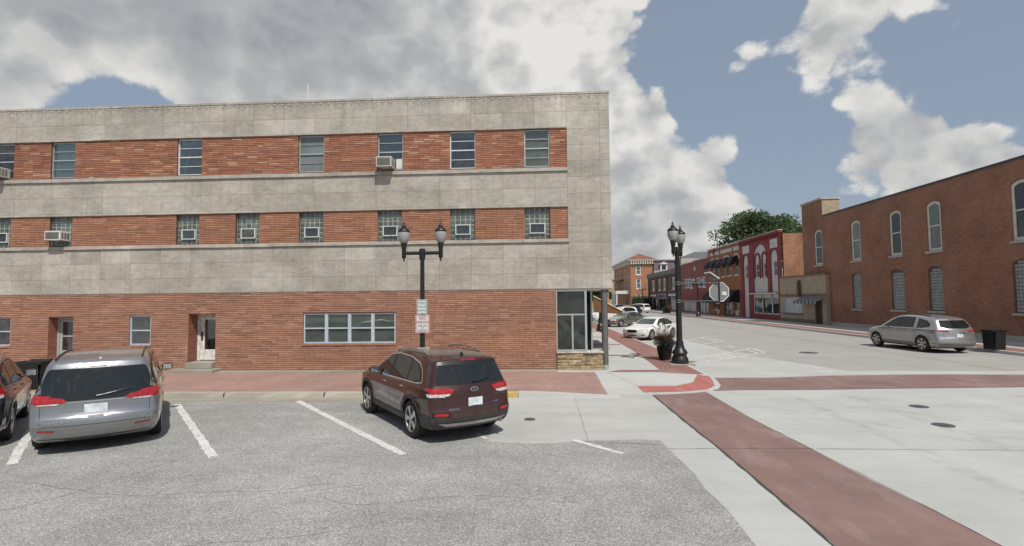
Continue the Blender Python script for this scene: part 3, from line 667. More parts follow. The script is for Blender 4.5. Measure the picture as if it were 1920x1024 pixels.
# ---- windows
def bars(name, parent, mat, boxes):
    m = MB()
    for b in boxes: m.box(*b)
    return m.build(name, mat, parent)
def win_top(i, u0, u1, look):
    z0, z1 = Z3; t = empty('window'); t.parent = bld; y = YF+.10; f = .045
    light = look in ('frost', 'blind', 'dusk')
    bars('frame', t, M['white_frame'] if look in ('dark', 'open') else M['alu'], [(u0, u0+f, y-.03, y+.05, z0, z1), (u1-f, u1, y-.03, y+.05, z0, z1), (u0+f, u1-f, y-.03, y+.05, z0, z0+f), (u0+f, u1-f, y-.03, y+.05, z1-f, z1)])
    h = (z1-z0)/4
    for k in (1, 2, 3):
        w = .022 if k == 2 else .011
        if look == 'frost' and k != 2: w = .005
        bars('rail', t, M['white_frame'] if look in ('dark', 'open') else M['alu'], [(u0+f, u1-f, y-.012 - (.02 if k == 2 else 0), y+.03, z0+k*h-w, z0+k*h+w)])
    for k in range(4):
        m = MB(); m.box(u0+f*.5, u1-f*.5, y+.012, y+.018, z0+k*h+.012, z0+(k+1)*h-.012); m.build('pane', M['frost' if look == 'frost' else ('glass_blind' if look in ('dusk', 'blind') else 'glass')], t)
    if look == 'dusk': bars('blind', t, M['blind'], [(u0+.04, u1-.04, y+.04, y+.046, z0+.03, z1-.03)])
    if look in ('blind', 'ac'):
        lo = z0+.62 if look == 'ac' else z0+.02
        m = MB(); k = lo
        while k < z1-.03: m.quad((u0+.03, y+.09, k), (u1-.03, y+.09, k), (u1-.03, y+.11, k+.04), (u0+.03, y+.11, k+.04)); k += .045
        m.build('blind', M['blind'], t, fix=False)
    if look in ('dark', 'open', 'ac'):
        m = MB(); m.box(u0+.03, u1-.03, y+.1, y+.11, z1-.2, z1-.02); m.build('shade', M['blind'], t)
    if look == 'open':
        m = MB(); m.add([(u0+.06, y+.14, z0+.02), (u0+.2, y+.14, z0+.02), (u0+.1, y+.6, z1-.1), (u0+.06, y+.6, z1-.1)], [(0, 1, 2, 3)]); m.build('curtain', M['white_frame'], t)
LOOK3 = ['blind', 'ac', 'dusk', 'open', 'frost', 'ac', 'dark', 'dusk']
for i, (a, b) in enumerate(W3): win_top(i, a, b, LOOK3[i])
tb = NT('glass_block'); ph = tb.pos(); gb = tb.noise(ph, 9, 3); rb = tb.n('ShaderNodeObjectInfo').outputs['Random']
cb = tb.mul((.105, .13, .125, 1), tb.math('MULTIPLY', tb.rng(rb, 0, 1, .7, 1.3), tb.rng(gb, .3, .7, .8, 1.2))); tb.bump(tb.noise(ph, 28, 2), .6, .02)
M['glass_block'] = tb.fin(cb, .12, **{'Specular IOR Level': .7})
M['block_grout'] = pmat('block_grout', (.34, .34, .27), .9, .25, 8, coords='pos')
blk = MB(); s = .081; blk.bevbox(-s, s, -.03, .03, -s, s, .014); blk_me = None
def win_block(u0, u1, ac=False):
    global blk_me
    z0, z1 = Z2; t = empty('window'); t.parent = bld; y = YF+.12; nx, nz = 5, 6; dx, dz = (u1-u0)/nx, (z1-z0)/nz
    bars('grout', t, M['block_grout'], [(u0, u1, y-.012, y+.05, z0, z1)])
    for i in range(nx):
        for k in range(nz):
            if i in (1, 2, 3) and k in (1, 2): continue
            if blk_me is None: o = blk.build('glass_block', M['glass_block'], t, smooth=True); blk_me = o.data
            else: o = link('glass_block', blk_me, None, t)
            o.location = (u0+(i+.5)*dx, y+.008, z0+(k+.5)*dz); o.scale = (dx/.1875, 1, dz/.1875)
    a, b, c, d = u0+dx*1.0, u0+dx*4.0, z0+dz*1.0, z0+dz*3.0; f = .032
    if ac: return (a, b, c, d)
    h = empty('hopper'); h.parent = t
    bars('hopper_frame', t, M['white_frame'], [(a, a+f, y-.09, y, c, d), (b-f, b, y-.09, y, c, d), (a+f, b-f, y-.09, y, c, c+f), (a+f, b-f, y-.09, y, d-f, d)])
    bpy.data.objects.remove(h)
    m = MB(); m.box(a+f*.6, b-f*.6, y-.04, y-.034, c+f*.6, d-f*.6); m.build('pane', M['glass'], t)
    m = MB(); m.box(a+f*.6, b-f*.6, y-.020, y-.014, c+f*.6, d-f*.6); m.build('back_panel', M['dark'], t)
for i, (a, b) in enumerate(W2): win_block(a, b, i == 1)
# window air conditioners
def aircon(label, u, z, y0, w, h, depth, mat):
    t = thing('air_conditioner', label, 'air conditioner', (u, YF, z), group='window air conditioners')
    m = MB(); m.bevbox(-w/2, w/2, -depth, y0, 0, h, .012); m.build('casing', mat, t)
    m = MB(); m.box(-w/2+.04, w/2-.04, -depth-.006, -depth+.002, .05, h-.04); m.build('grille', M['ac_dark'], t)
    m = MB()
    for k in range(9): m.box(-w/2+.05, w/2-.05, -depth-.014, -depth-.004, .06+k*(h-.12)/9, .06+k*(h-.12)/9+.008)
    m.build('louvre', M['ac_fin'], t)
    for sx in (-1, 1):
        m = MB()
        for k in range(3): m.box(sx*w/2-.004, sx*w/2+.004, -depth+.06+k*.12, -depth+.15+k*.12, .06, h-.06)
        m.build('side_vent', M['ac_dark'], t)
    m = MB(); m.box(-w/2+.05, -w/2+.08, -depth+.05, 0, -.04, -.001); m.box(w/2-.08, w/2-.05, -depth+.05, 0, -.04, -.001); m.build('bracket', M['steel'], t)
    return t
M['ac_dark'] = pmat('ac_grille', (.17, .17, .155), .7, .2); M['ac_fin'] = pmat('ac_fin', (.22, .22, .21), .6, .1); M['ac_beige'] = pmat('ac_beige', (.50, .47, .41), .6, .15); M['ac_white'] = pmat('ac_white', (.66, .65, .62), .6, .12)
aircon('beige air conditioner hanging out of a top floor window above the lamp post', -5.70, 7.70, .1, .58, .38, .42, M['ac_beige'])
aircon('beige air conditioner in the top floor window cut off by the left photo edge', -21.15, 7.70, .1, .58, .38, .42, M['ac_beige'])
aircon('white air conditioner set into a glass block window on the middle floor', -18.58, 5.17, .13, .62, .36, .36, M['ac_white'])
bars('filler_panel', bld, M['white_frame'], [(-5.36, -5.13, YF+.06, YF+.075, 7.72, 8.1)])
# ground floor windows and doors
def sash(parent, u0, u1, z0, z1, y, fm, back):
    f = .05; zm = (z0+z1)/2
    bars('frame', parent, fm, [(u0, u0+f, y-.03, y+.05, z0, z1), (u1-f, u1, y-.03, y+.05, z0, z1), (u0+f, u1-f, y-.03, y+.05, z0, z0+f), (u0+f, u1-f, y-.03, y+.05, z1-f, z1), (u0+f, u1-f, y-.02, y+.04, zm-.025, zm+.025)])
    for a, b, dy in ((z0+f*.5, zm, .02), (zm, z1-f*.5, .0)):
        m = MB(); m.box(u0+f*.5, u1-f*.5, y+dy, y+dy+.005, a, b); m.build('pane', M['glass_blind'] if back == 'full' else M['glass_dim'], parent)
    m = MB(); m.box(u0+.03, u1-.03, y+.045, y+.05, z0+.02, zm if back == 'half' else z1-.02); m.build('blind', M['blind'], parent)
for (a, b, c, d) in G1[:2]:
    t = empty('window'); t.parent = bld; sash(t, a, b, c, d, YF+.07, M['blue_frame'], 'half')
    m = MB()
    for k in range(int((b-a+.1)/.1)): m.bevbox(a-.05+k*.1, a-.05+k*.1+.092, YF-.035, YF+.06, c-.07, c-.004, .006)
    m.build('brick_sill', M['brick_ground'], t)
a, b, c, d = G1[2]; t = empty('window'); t.parent = bld; wd = (b-a)/4
for k in range(4): sash(t, a+k*wd+.012, a+(k+1)*wd-.012, c, d, YF+.07, M['blue_frame'], 'full')
bars('mullion', t, M['blue_frame'], [(a+k*wd-.03, a+k*wd+.03, YF+.03, YF+.05, c, d) for k in (1, 2, 3)])
m = MB()
for k in range(int((b-a+.1)/.1)): m.bevbox(a-.05+k*.1, a-.05+k*.1+.092, YF-.035, YF+.06, c-.08, c-.004, .006)
m.build('brick_sill', M['brick_ground'], t)
def reveal(u0, u1, z1, depth):
    m = MB(); m.quad((u0, YF, .1), (u0, YF+depth, .1), (u0, YF+depth, z1), (u0, YF, z1)); m.quad((u1, YF, .1), (u1, YF+depth, .1), (u1, YF+depth, z1), (u1, YF, z1)); m.build('door_reveal', M['brick_reveal'], bld)
    m = MB(); m.quad((u0, YF+.015, z1), (u1, YF+.015, z1), (u1, YF+depth, z1), (u0, YF+depth, z1)); m.build('soffit', M['old_white'], bld)
for (a, b, c, d), dp in zip(DOORS, (.5, .62)): reveal(a+.001, b-.001, d-.001, dp)
a, b, c, d = DOORS[1]; y = YF+.55                 # white door with a dark glass light
t = empty('door'); t.parent = bld; zb = .48
bars('door_frame', t, M['old_white'], [(a, a+.10, y-.02, y+.08, zb, d), (b-.04, b, y-.02, y+.08, zb, d), (a+.1, b-.04, y-.02, y+.08, d-.08, d)])
bars('leaf', t, M['old_white'], [(a+.11, a+.28, y, y+.05, zb+.02, d-.09), (b-.15, b-.05, y, y+.05, zb+.02, d-.09), (a+.28, b-.15, y, y+.05, zb+.02, zb+.42), (a+.28, b-.15, y, y+.05, d-.22, d-.09)])
m = MB(); m.box(a+.28, b-.15, y+.02, y+.03, zb+.42, d-.22); m.build('pane', M['glass'], t)
m = MB(); m.box(a+.28, b-.15, y+.045, y+.05, zb+.42, d-.22); m.build('back_panel', pmat('door_curtain', (.05, .022, .018), .9), t)
m = MB(); m.bevbox(a+.15, a+.22, y-.03, y, zb+.78, zb+1.12, .01); m.build('handle', M['black_iron'], t)
a, b, c, d = DOORS[0]; y = YF+.40                 # grey glazed door
t = empty('door'); t.parent = bld; zb = .36
bars('door_frame', t, M['grey_door'], [(a, a+.08, y-.02, y+.08, zb, d), (b-.05, b, y-.02, y+.08, zb, d), (a+.08, b-.05, y-.02, y+.08, d-.08, d)])
bars('leaf', t, M['grey_door'], [(a+.09, a+.19, y, y+.05, zb+.02, d-.09), (b-.15, b-.06, y, y+.05, zb+.02, d-.09), (a+.19, b-.15, y, y+.05, zb+.02, zb+.55), (a+.19, b-.15, y, y+.05, zb+1.08, zb+1.13), (a+.19, b-.15, y, y+.05, d-.18, d-.09)])
for p, q in ((zb+.55, zb+1.08), (zb+1.13, d-.18)):
    m = MB(); m.box(a+.19, b-.15, y+.02, y+.03, p, q); m.build('pane', M['glass_dim'], t)
m = MB(); m.box(a+.19, b-.15, y+.06, y+.065, zb+.5, d-.1); m.build('back_panel', M['blind'], t)
def steps(label, boxes):
    t = thing('door_step', label, 'steps', (0, 0, 0))
    for bx in boxes: m = MB(); m.bevbox(*bx, .012); m.build('step', M['gutter'], t)
steps('two worn concrete steps below the white door', [(-13.75, -12.0, 18.42, 19.02, .12, .25), (-13.33, -12.3, 18.8, 19.55, .255, .47)])
steps('concrete step below the grey glazed door behind the minivan', [(-18.95, -17.95, 18.75, 19.4, .12, .35)])
m = MB(); m.box(XL, -13.76, 18.46, 18.99, .10, .155); m.box(-11.99, .62, 18.46, 18.99, .10, .155); m.build('wall_strip', M['gutter'], walk)
m = MB(); m.bevbox(.62, 2.34, 18.9, 19.0, .08, .17, .01); m.build('wall_strip', M['gutter'], walk)

# ---- recessed glass corner with stone planter wall and steel column
shop = empty('corner_shopfront'); shop.parent = bld
zS, zT = .82, 3.05
def frame_bars(name, par, boxes, mat=M['alu']): return bars(name, par, mat, boxes)
frame_bars('frame', shop, [(.62, .655, 19.02, 19.10, zS, zT), (1.66, 1.735, 19.02, 19.10, zS, zT), (.655, 1.66, 19.02, 19.10, zS, zS+.05), (.655, 1.66, 19.02, 19.10, zT-.05, zT), (.655, 1.66, 19.03, 19.09, 2.12, 2.17), (1.18, 1.235, 19.03, 19.09, zS+.05, 2.12)])
for (p, q, r_, s_) in ((.655, 1.18, zS+.05, 2.12), (1.235, 1.66, zS+.05, 2.12), (.655, 1.66, 2.17, zT-.05)):
    m = MB(); m.box(p, q, 19.055, 19.063, r_, s_); m.build('pane', M['glass_shop'], shop)
frame_bars('frame', shop, [(1.69, 1.735, 19.12+.7*k, 19.16+.7*k, .45, zT) for k in range(5)] + [(1.69, 1.735, 19.1, 22.0, .45, .5), (1.69, 1.735, 19.1, 22.0, zT-.05, zT)])
m = MB(); m.box(1.71, 1.716, 19.12, 22.0, .5, zT-.05); m.build('pane', M['glass_shop'], shop)
frame_bars('frame', shop, [(2.17, 2.235, 21.98, 22.06, .5, zT), (1.735, 1.78, 21.98, 22.06, .5, zT), (1.78, 2.17, 21.98, 22.06, .5, .55), (1.95, 2.0, 21.98, 22.06, .55, zT)])
m = MB(); m.box(1.78, 2.17, 22.01, 22.018, .55, zT); m.build('pane', M['glass_shop'], shop)
frame_bars('frame', shop, [(2.19, 2.235, 22.1+1.2*k, 22.15+1.2*k, .5, zT) for k in range(9)] + [(2.19, 2.235, 22.06, 33.5, .45, .55)])
m = MB(); m.box(2.205, 2.211, 22.1, 33.4, .55, zT); m.build('pane', M['glass_shop'], shop)
m = MB(); m.box(-4, 2.2, 19.15, 33.5, .02, .16); m.build('floor', M['interior'], shop)
m = MB(); m.box(-3, .55, 22.6, 22.7, .16, 3.05); m.box(.55, .62, 19.12, 22.6, .16, 3.05); m.build('inner_wall', M['interior'], shop)
m = MB(); m.box(.70, 1.1, 21.2, 21.5, .9, 1.5); m.box(1.3, 1.36, 20.4, 20.5, .16, 3.05); m.box(1.45, 1.5, 21.4, 21.5, .16, 3.05); m.build('display', M['alu'], shop)
m = MB()
for k in range(7): m.box(1.30+k*.05, 1.335+k*.05, 19.3, 19.32, .9, 3.0)
m.build('vertical_blind', M['blind'], shop)
m = MB(); m.box(.62, 2.66, 19.02, 22.3, 3.051, 3.09); m.build('soffit', M['old_white'], shop)
# ledge stone wall
pw = thing('stone_planter_wall', 'low tan ledgestone wall with a flagstone cap beneath the corner shop window', 'wall', (0, 0, 0))
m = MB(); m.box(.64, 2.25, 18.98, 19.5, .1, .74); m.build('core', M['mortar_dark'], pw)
M['ledge'] = pmat('ledgestone', (.34, .26, .155), .9, .35, 9, bump=.8, bscale=30, objrand=.38, coords='pos')
z = .14
while z < .72:
    h = random.choice((.035, .05, .065, .09)); h = min(h, .735-z); x = .625
    if h < .02: break
    while x < 2.26:
        L = min(random.uniform(.12, .42), 2.27-x); pr = random.uniform(.0, .035)
        if L > .03:
            mm = MB(); mm.bevbox(x+.003, x+L-.003, 18.955-pr, 19.02, z+.002, z+h-.003, .007); mm.build('stone', M['ledge'], pw)
        x += L
    for yy in (0, 1, 2):
        mm = MB(); mm.bevbox(2.22, 2.28+random.uniform(0, .02), 19.03+yy*.16, 19.185+yy*.16, z+.002, z+h-.003, .006); mm.build('stone', M['ledge'], pw)
    z += h
x = .61
for L in (.5, .33, .42, .45):
    mm = MB(); mm.bevbox(x+.004, x+L-.004, 18.90, 19.54, .742, .80+random.uniform(0, .012), .01); mm.build('cap_stone', pmat('flagstone', (.46, .42, .36), .8, .25, 6, objrand=.25, coords='pos'), pw); x += L
p2 = thing('stone_planter_wall', 'short second ledgestone wall set back behind the corner glass', 'wall', (0, 0, 0))
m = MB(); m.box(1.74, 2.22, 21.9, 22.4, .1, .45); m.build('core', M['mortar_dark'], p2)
for k in range(6):
    for j in range(2):
        mm = MB(); mm.bevbox(1.74+j*.24+(k % 2)*.03, 1.975+j*.24+(k % 2)*.03, 21.86-random.uniform(0, .02), 21.93, .14+k*.056, .19+k*.056, .006); mm.build('stone', M['ledge'], p2)
col = empty('column'); col.parent = bld
m = MB(); m.lathe([(.118, .14), (.118, 3.08)], 24, (2.395, 19.18, 0)); m.build('column_shaft', M['steel'], col, smooth=True)
m = MB(); m.lathe([(.0, .30), (.124, .30), (.124, .14), (0, .14)], 24, (2.395, 19.18, 0)); m.build('column_base', M['alu'], col)
aw = thing('shop_awning', 'orange brown awning on the street side of the corner building behind the steel column', 'awning', (0, 0, 0))
M['awn_or'] = pmat('brown_canvas', (.17, .085, .035), .85, .2, 4, coords='pos')
m = MB(); A = [(2.70, 26.0, 2.85), (2.70, 31.5, 2.85), (4.1, 31.5, 2.10), (4.1, 26.0, 2.10)]
m.add(A + [(p[0], p[1], p[2]-.03) for p in A], [(0, 1, 2, 3), (7, 6, 5, 4), (0, 3, 7, 4), (1, 5, 6, 2), (2, 6, 7, 3)]); m.build('canopy', M['awn_or'], aw)
m = MB(); m.add([(2.7, 26.0, 2.82), (4.1, 26.0, 2.07), (4.1, 26.0, 1.93), (2.7, 26.0, 2.05)], [(0, 1, 2, 3)]); m.box(4.09, 4.12, 26.0, 31.5, 1.92, 2.10); m.build('valance', M['awn_or'], aw)
m = MB(); m.tube([(2.7, 25.98, 2.85), (4.11, 25.98, 2.10)], .03, 6); m.tube([(4.11, 26.0, 2.10), (4.11, 31.5, 2.10)], .025, 6); m.build('frame_tube', pmat('awning_edge', (.62, .5, .36), .7), aw)
# ------------------------------------------------------------------ cars
def poly_sdf(px, pz, P):
    P = np.asarray(P, float); n = len(P); d = np.full(px.shape, 1e9); s = np.ones(px.shape)
    for i in range(n):
        a = P[i]; b = P[i-1]; ex, ez = b-a; wx = px-a[0]; wz = pz-a[1]
        t = np.clip((wx*ex+wz*ez)/(ex*ex+ez*ez+1e-12), 0, 1); bx = wx-ex*t; bz = wz-ez*t; d = np.minimum(d, bx*bx+bz*bz)
        c1 = pz >= a[1]; c2 = pz < b[1]; c3 = ex*wz > ez*wx
        flip = (c1 & c2 & c3) | (~c1 & ~c2 & ~c3); s = np.where(flip, -s, s)
    return s*np.sqrt(d)
def smax(a, b, k):
    h = np.clip(.5+.5*(a-b)/k, 0, 1); return b+(a-b)*h+k*h*(1-h)
def chaikin(P, n=2, closed=True):
    P = [tuple(p) for p in P]
    for _ in range(n):
        Q = []; m = len(P)
        for i in range(m if closed else m-1):
            a, b = P[i], P[(i+1) % m]; Q += [(a[0]*.75+b[0]*.25, a[1]*.75+b[1]*.25), (a[0]*.25+b[0]*.75, a[1]*.25+b[1]*.75)]
        if not closed: Q = [P[0]]+Q+[P[-1]]
        P = Q
    return P
def roundpoly(P, r):
    out = []; n = len(P)
    for i in range(n):
        a, b, c = (Vector((*P[i-1], 0)), Vector((*P[i], 0)), Vector((*P[(i+1) % n], 0))); u = (a-b); v = (c-b); k = min(r, u.length*.45, v.length*.45); p = b+u.normalized()*k; q = b+v.normalized()*k
        for t in (0, .5, 1): w = p*(1-t)**2+b*2*t*(1-t)+q*t*t; out.append((w.x, w.y))
    return out
def surface_nets(f, x, y, z):
    F = f(*np.meshgrid(x, y, z, indexing='ij')); S = F < 0
    nx, ny, nz = F.shape; C = (nx-1, ny-1, nz-1)
    acc = np.zeros(C+(3,)); cnt = np.zeros(C)
    dl = (x[1]-x[0], y[1]-y[0], z[1]-z[0])
    gx, gy, gz = np.meshgrid(x[:-1], y[:-1], z[:-1], indexing='ij'); base = np.stack([gx, gy, gz], -1)
    sl = lambda o: tuple(slice(o[i], C[i]+o[i]) for i in range(3))
    for ax in range(3):
        for b in (0, 1):
            for c in (0, 1):
                o = [0, 0, 0]; oth = [i for i in range(3) if i != ax]; o[oth[0]] = b; o[oth[1]] = c; o2 = list(o); o2[ax] = 1
                fa, fb = F[sl(o)], F[sl(o2)]; cr = (fa < 0) != (fb < 0)
                t = np.where(cr, fa/np.where(np.abs(fa-fb) < 1e-12, 1, fa-fb), 0)
                for i in range(3): acc[..., i] += np.where(cr, (t if i == ax else o[i])*dl[i], 0)
                cnt += cr
    act = cnt > 0; idx = -np.ones(C, int); idx[act] = np.arange(act.sum())
    V = base[act] + acc[act]/cnt[act][:, None]; Q = []
    for ax in range(3):
        a, b = [i for i in range(3) if i != ax]
        s0 = [slice(None)]*3; s1 = [slice(None)]*3; s0[ax] = slice(0, -1); s1[ax] = slice(1, None)
        for s in (s0, s1): s[a] = slice(1, -1); s[b] = slice(1, -1)
        A, B = S[tuple(s0)], S[tuple(s1)]; I = np.argwhere(A != B); ins = A[tuple(I.T)]
        full = I.copy(); full[:, a] += 1; full[:, b] += 1
        def cell(da, db): q = full.copy(); q[:, a] += da; q[:, b] += db; return idx[tuple(q.T)]
        q = np.stack([cell(-1, -1), cell(0, -1), cell(0, 0), cell(-1, 0)], 1)
        flip = ins if ax != 1 else ~ins
        q[~flip] = q[~flip][:, ::-1]; Q.append(q)
    return V, np.concatenate(Q)
class Body:
    """car body: +x is forward, origin on the ground under the middle of the car"""
    def __init__(s, sp, res=.03):
        L, W, H = sp['L'], sp['W'], sp['H']; s.sp = sp; hw = W/2; s.hw = hw; s.L = L
        prof = chaikin([(L/2-d, z) for d, z in sp['outline']], 1, False); floor = sp.get('floor', .23)
        prof = prof + [(prof[-1][0]+.12, floor), (prof[0][0]-.12, floor)]
        wz = np.array([p[0] for p in sp['width']]); wy = np.array([p[1] for p in sp['width']])*hw
        bF, bR, cr, k = sp.get('bowF', .30), sp.get('bowR', .16), sp.get('crown', .05), sp.get('k', .09)
        nose = sp.get('nose', .10); tail = sp.get('tail', .06)
        s.wx = [L/2-sp['fo'], L/2-sp['fo']-sp['wb']]; s.r = sp['tyre']; Rw = s.r+sp.get('gap', .055)
        def f(X, Y, Z):
            ay = np.abs(Y); q = np.clip(ay/hw, 0, 1.1)**2.2
            sf = np.clip((X-L*.18)/(L*.3), 0, 1); sr = np.clip((-X-L*.22)/(L*.26), 0, 1)
            xx = X + q*(bF*sf-bR*sr); zz = Z+cr*q*np.clip((Z-.55)/.4, 0, 1)
            a = poly_sdf(xx, zz, prof)
            w = np.interp(Z, wz, wy) - nose*np.clip((X-L*.27)/(L*.23), 0, 1)**2 - tail*np.clip((-X-L*.27)/(L*.23), 0, 1)**2
            # slight crease along the doors
            w = w + .012*np.exp(-((Z-sp.get('crease', .78))/.05)**2)*np.clip((L*.42-np.abs(X))/.4, 0, 1)
            for xc in s.wx: w = w + sp.get('flare', .02)*np.exp(-((np.hypot(X-xc, Z-s.r)-Rw-.03)/.09)**2)*(Z > .15)
            b = (ay-w)*.93
            g = smax(a, b, k)
            for xc in s.wx: g = np.maximum(g, -np.maximum(np.hypot(X-xc, Z-s.r)-Rw, hw-.30-ay))
            for fn in sp.get('mods', []): g = fn(g, X, Y, Z)
            return g
        s.f = f
        x = np.arange(-L/2-.06, L/2+.09, res); y = np.arange(-hw-.09, hw+.1, res); z = np.arange(floor-.07, H+.1, res)
        V, Q = surface_nets(f, x, y, z)
        e = .004
        def grad(V):
            g = np.stack([f(V[:, 0]+e, V[:, 1], V[:, 2])-f(V[:, 0]-e, V[:, 1], V[:, 2]), f(V[:, 0], V[:, 1]+e, V[:, 2])-f(V[:, 0], V[:, 1]-e, V[:, 2]), f(V[:, 0], V[:, 1], V[:, 2]+e)-f(V[:, 0], V[:, 1], V[:, 2]-e)], 1)/(2*e)
            return g
        g = grad(V); n2 = (g*g).sum(1, keepdims=True)+1e-9
        V = V - np.clip(f(V[:, 0], V[:, 1], V[:, 2])[:, None]*g/n2, -res*.4, res*.4)
        s.V = V; s.Q = Q; s.bvh = BVHTree.FromPolygons(V.tolist(), Q.tolist())
        g = grad(V); s.N = g/(np.linalg.norm(g, axis=1, keepdims=True)+1e-9)
    def mesh(s, mat, parent, name='body'):
        me = bpy.data.meshes.new(name); me.from_pydata(s.V.tolist(), [], s.Q.tolist()); o = link(name, me, mat, parent)
        me.polygons.foreach_set('use_smooth', [True]*len(me.polygons)); me.normals_split_custom_set_from_vertices(s.N.tolist()); return o
    def cast(s, plane, u, v):
        """u,v on the projection plane -> hit point and outward normal"""
        if plane[0] == 's': sg = 1 if plane[1] == 'l' else -1; o = Vector((u, sg*3, v)); d = Vector((0, -sg, 0))
        elif plane == 'rear': o = Vector((-6, u, v)); d = Vector((1, 0, 0))
        elif plane == 'front': o = Vector((6, u, v)); d = Vector((-1, 0, 0))
        elif plane == 'top': o = Vector((u, v, 5)); d = Vector((0, 0, -1))
        else:               # corner projection: u is an angle in degrees from straight back (0) to straight out (90); from front with 'cf'
            fr = plane[1] == 'f'; sg = 1 if plane[2] == 'l' else -1
            c = Vector(((s.L/2-.75)*(1 if fr else -1), 0.0, v)); a = R(u)
            c.y = sg*(s.hw-.55); d0 = Vector(((1 if fr else -1)*math.cos(a), sg*math.sin(a), 0)); o = c+d0*4; d = -d0
        h = s.bvh.ray_cast(o, d)
        if h[0] is None: return None
        n = h[1] if h[1].dot(d) < 0 else -h[1]
        return h[0], n
    def patch(s, name, mat, parent, planes, poly, off=.004, step=.07, smooth_n=0):
        if smooth_n: poly = roundpoly(poly, .05)
        outs = []
        for plane in ([planes] if isinstance(planes, str) else planes):
            bm = bmesh.new(); st = step*(60 if plane[0] == 'c' else 1)
            tr = tessellate_polygon([[Vector((p[0], p[1], 0)) for p in poly]]); vs = [bm.verts.new((p[0], p[1], 0)) for p in poly]
            for t in tr:
                try: bm.faces.new([vs[i] for i in t])
                except ValueError: pass
            bmesh.ops.dissolve_limit(bm, angle_limit=.01, verts=bm.verts[:], edges=bm.edges[:])
            for ax in (0, 1):
                lo = min(p[ax] for p in poly); hi = max(p[ax] for p in poly); q = st if ax == 0 else step; k = lo+q
                while k < hi-1e-3:
                    co = [0, 0, 0]; no = [0, 0, 0]; co[ax] = k; no[ax] = 1
                    bmesh.ops.bisect_plane(bm, geom=bm.verts[:]+bm.edges[:]+bm.faces[:], plane_co=co, plane_no=no); k += q
            bad = []
            for v in bm.verts:
                h = s.cast(plane, v.co.x, v.co.y)
                if h is None: bad.append(v)
                else: v.co = h[0]+h[1]*off
            bmesh.ops.delete(bm, geom=bad, context='VERTS')
            bmesh.ops.recalc_face_normals(bm, faces=bm.faces[:])
            me = bpy.data.meshes.new(name); bm.to_mesh(me); bm.free()
            outs.append(link(name, me, mat, parent, smooth='all'))
        return outs[0] if len(outs) == 1 else outs
    def seam(s, plane, pts, w=.007, off=.0025, mat=None, parent=None, name='seam', seg=.06):
        P = [Vector((p[0], p[1])) for p in pts]; fine = []
        for a, b in zip(P, P[1:]):
            n = max(1, int((b-a).length/(seg*(60 if plane[0] == 'c' else 1))))
            for i in range(n): fine.append(a.lerp(b, i/n))
        fine.append(P[-1]); m = MB(); prev = None
        for i, p in enumerate(fine):
            t = (fine[min(i+1, len(fine)-1)]-fine[max(i-1, 0)]).normalized(); q = Vector((-t.y, t.x))*w/2
            if plane[0] == 'c': q = Vector((0, w/2)) if abs(t.x) > abs(t.y) else Vector((w*30, 0))
            a, b = s.cast(plane, *(p+q)), s.cast(plane, *(p-q))
            cur = None if (a is None or b is None) else (a[0]+a[1]*off, b[0]+b[1]*off)
            if prev and cur: m.quad(prev[0], prev[1], cur[1], cur[0])
            prev = cur
        return m.build(name, mat or M['seam'], parent, smooth='all') if m.f else None
M['seam'] = pmat('panel_gap', (.008, .008, .008), .8)
M['car_glass'] = pmat('car_glass', (.010, .013, .013), .03, .2, 3, **{'Specular IOR Level': .75})
M['car_glass_g'] = pmat('car_glass_green', (.045, .062, .056), .03, .35, 3, **{'Specular IOR Level': .75})
M['trim'] = pmat('black_trim', (.012, .012, .012), .35)
M['clad'] = pmat('grey_cladding', (.045, .043, .040), .6, .2, 6)
M['lens_red'] = pmat('red_lens', (.36, .010, .014), .15, .55, 22, coat=.8)
M['lens_white'] = pmat('clear_lens', (.50, .48, .48), .15, .4, 24, coat=.8)
M['lens_dark'] = pmat('headlight_glass', (.45, .46, .47), .1, .4, 14, coat=1)
M['amber'] = pmat('amber_lens', (.55, .22, .04), .15, coat=.6)
M['plate'] = pmat('blank_plate', (.62, .66, .70), .5, .25, 9)
M['alloy'] = pmat('alloy_wheel', (.50, .50, .50), .3, .12, 8, metal=.85)
M['alloy_dark'] = pmat('dark_wheel', (.045, .045, .047), .45, .1, 8, metal=.4)
M['silverp'] = pmat('silver_trim', (.48, .48, .48), .28, .1, 5, metal=.9)
_wh = {}
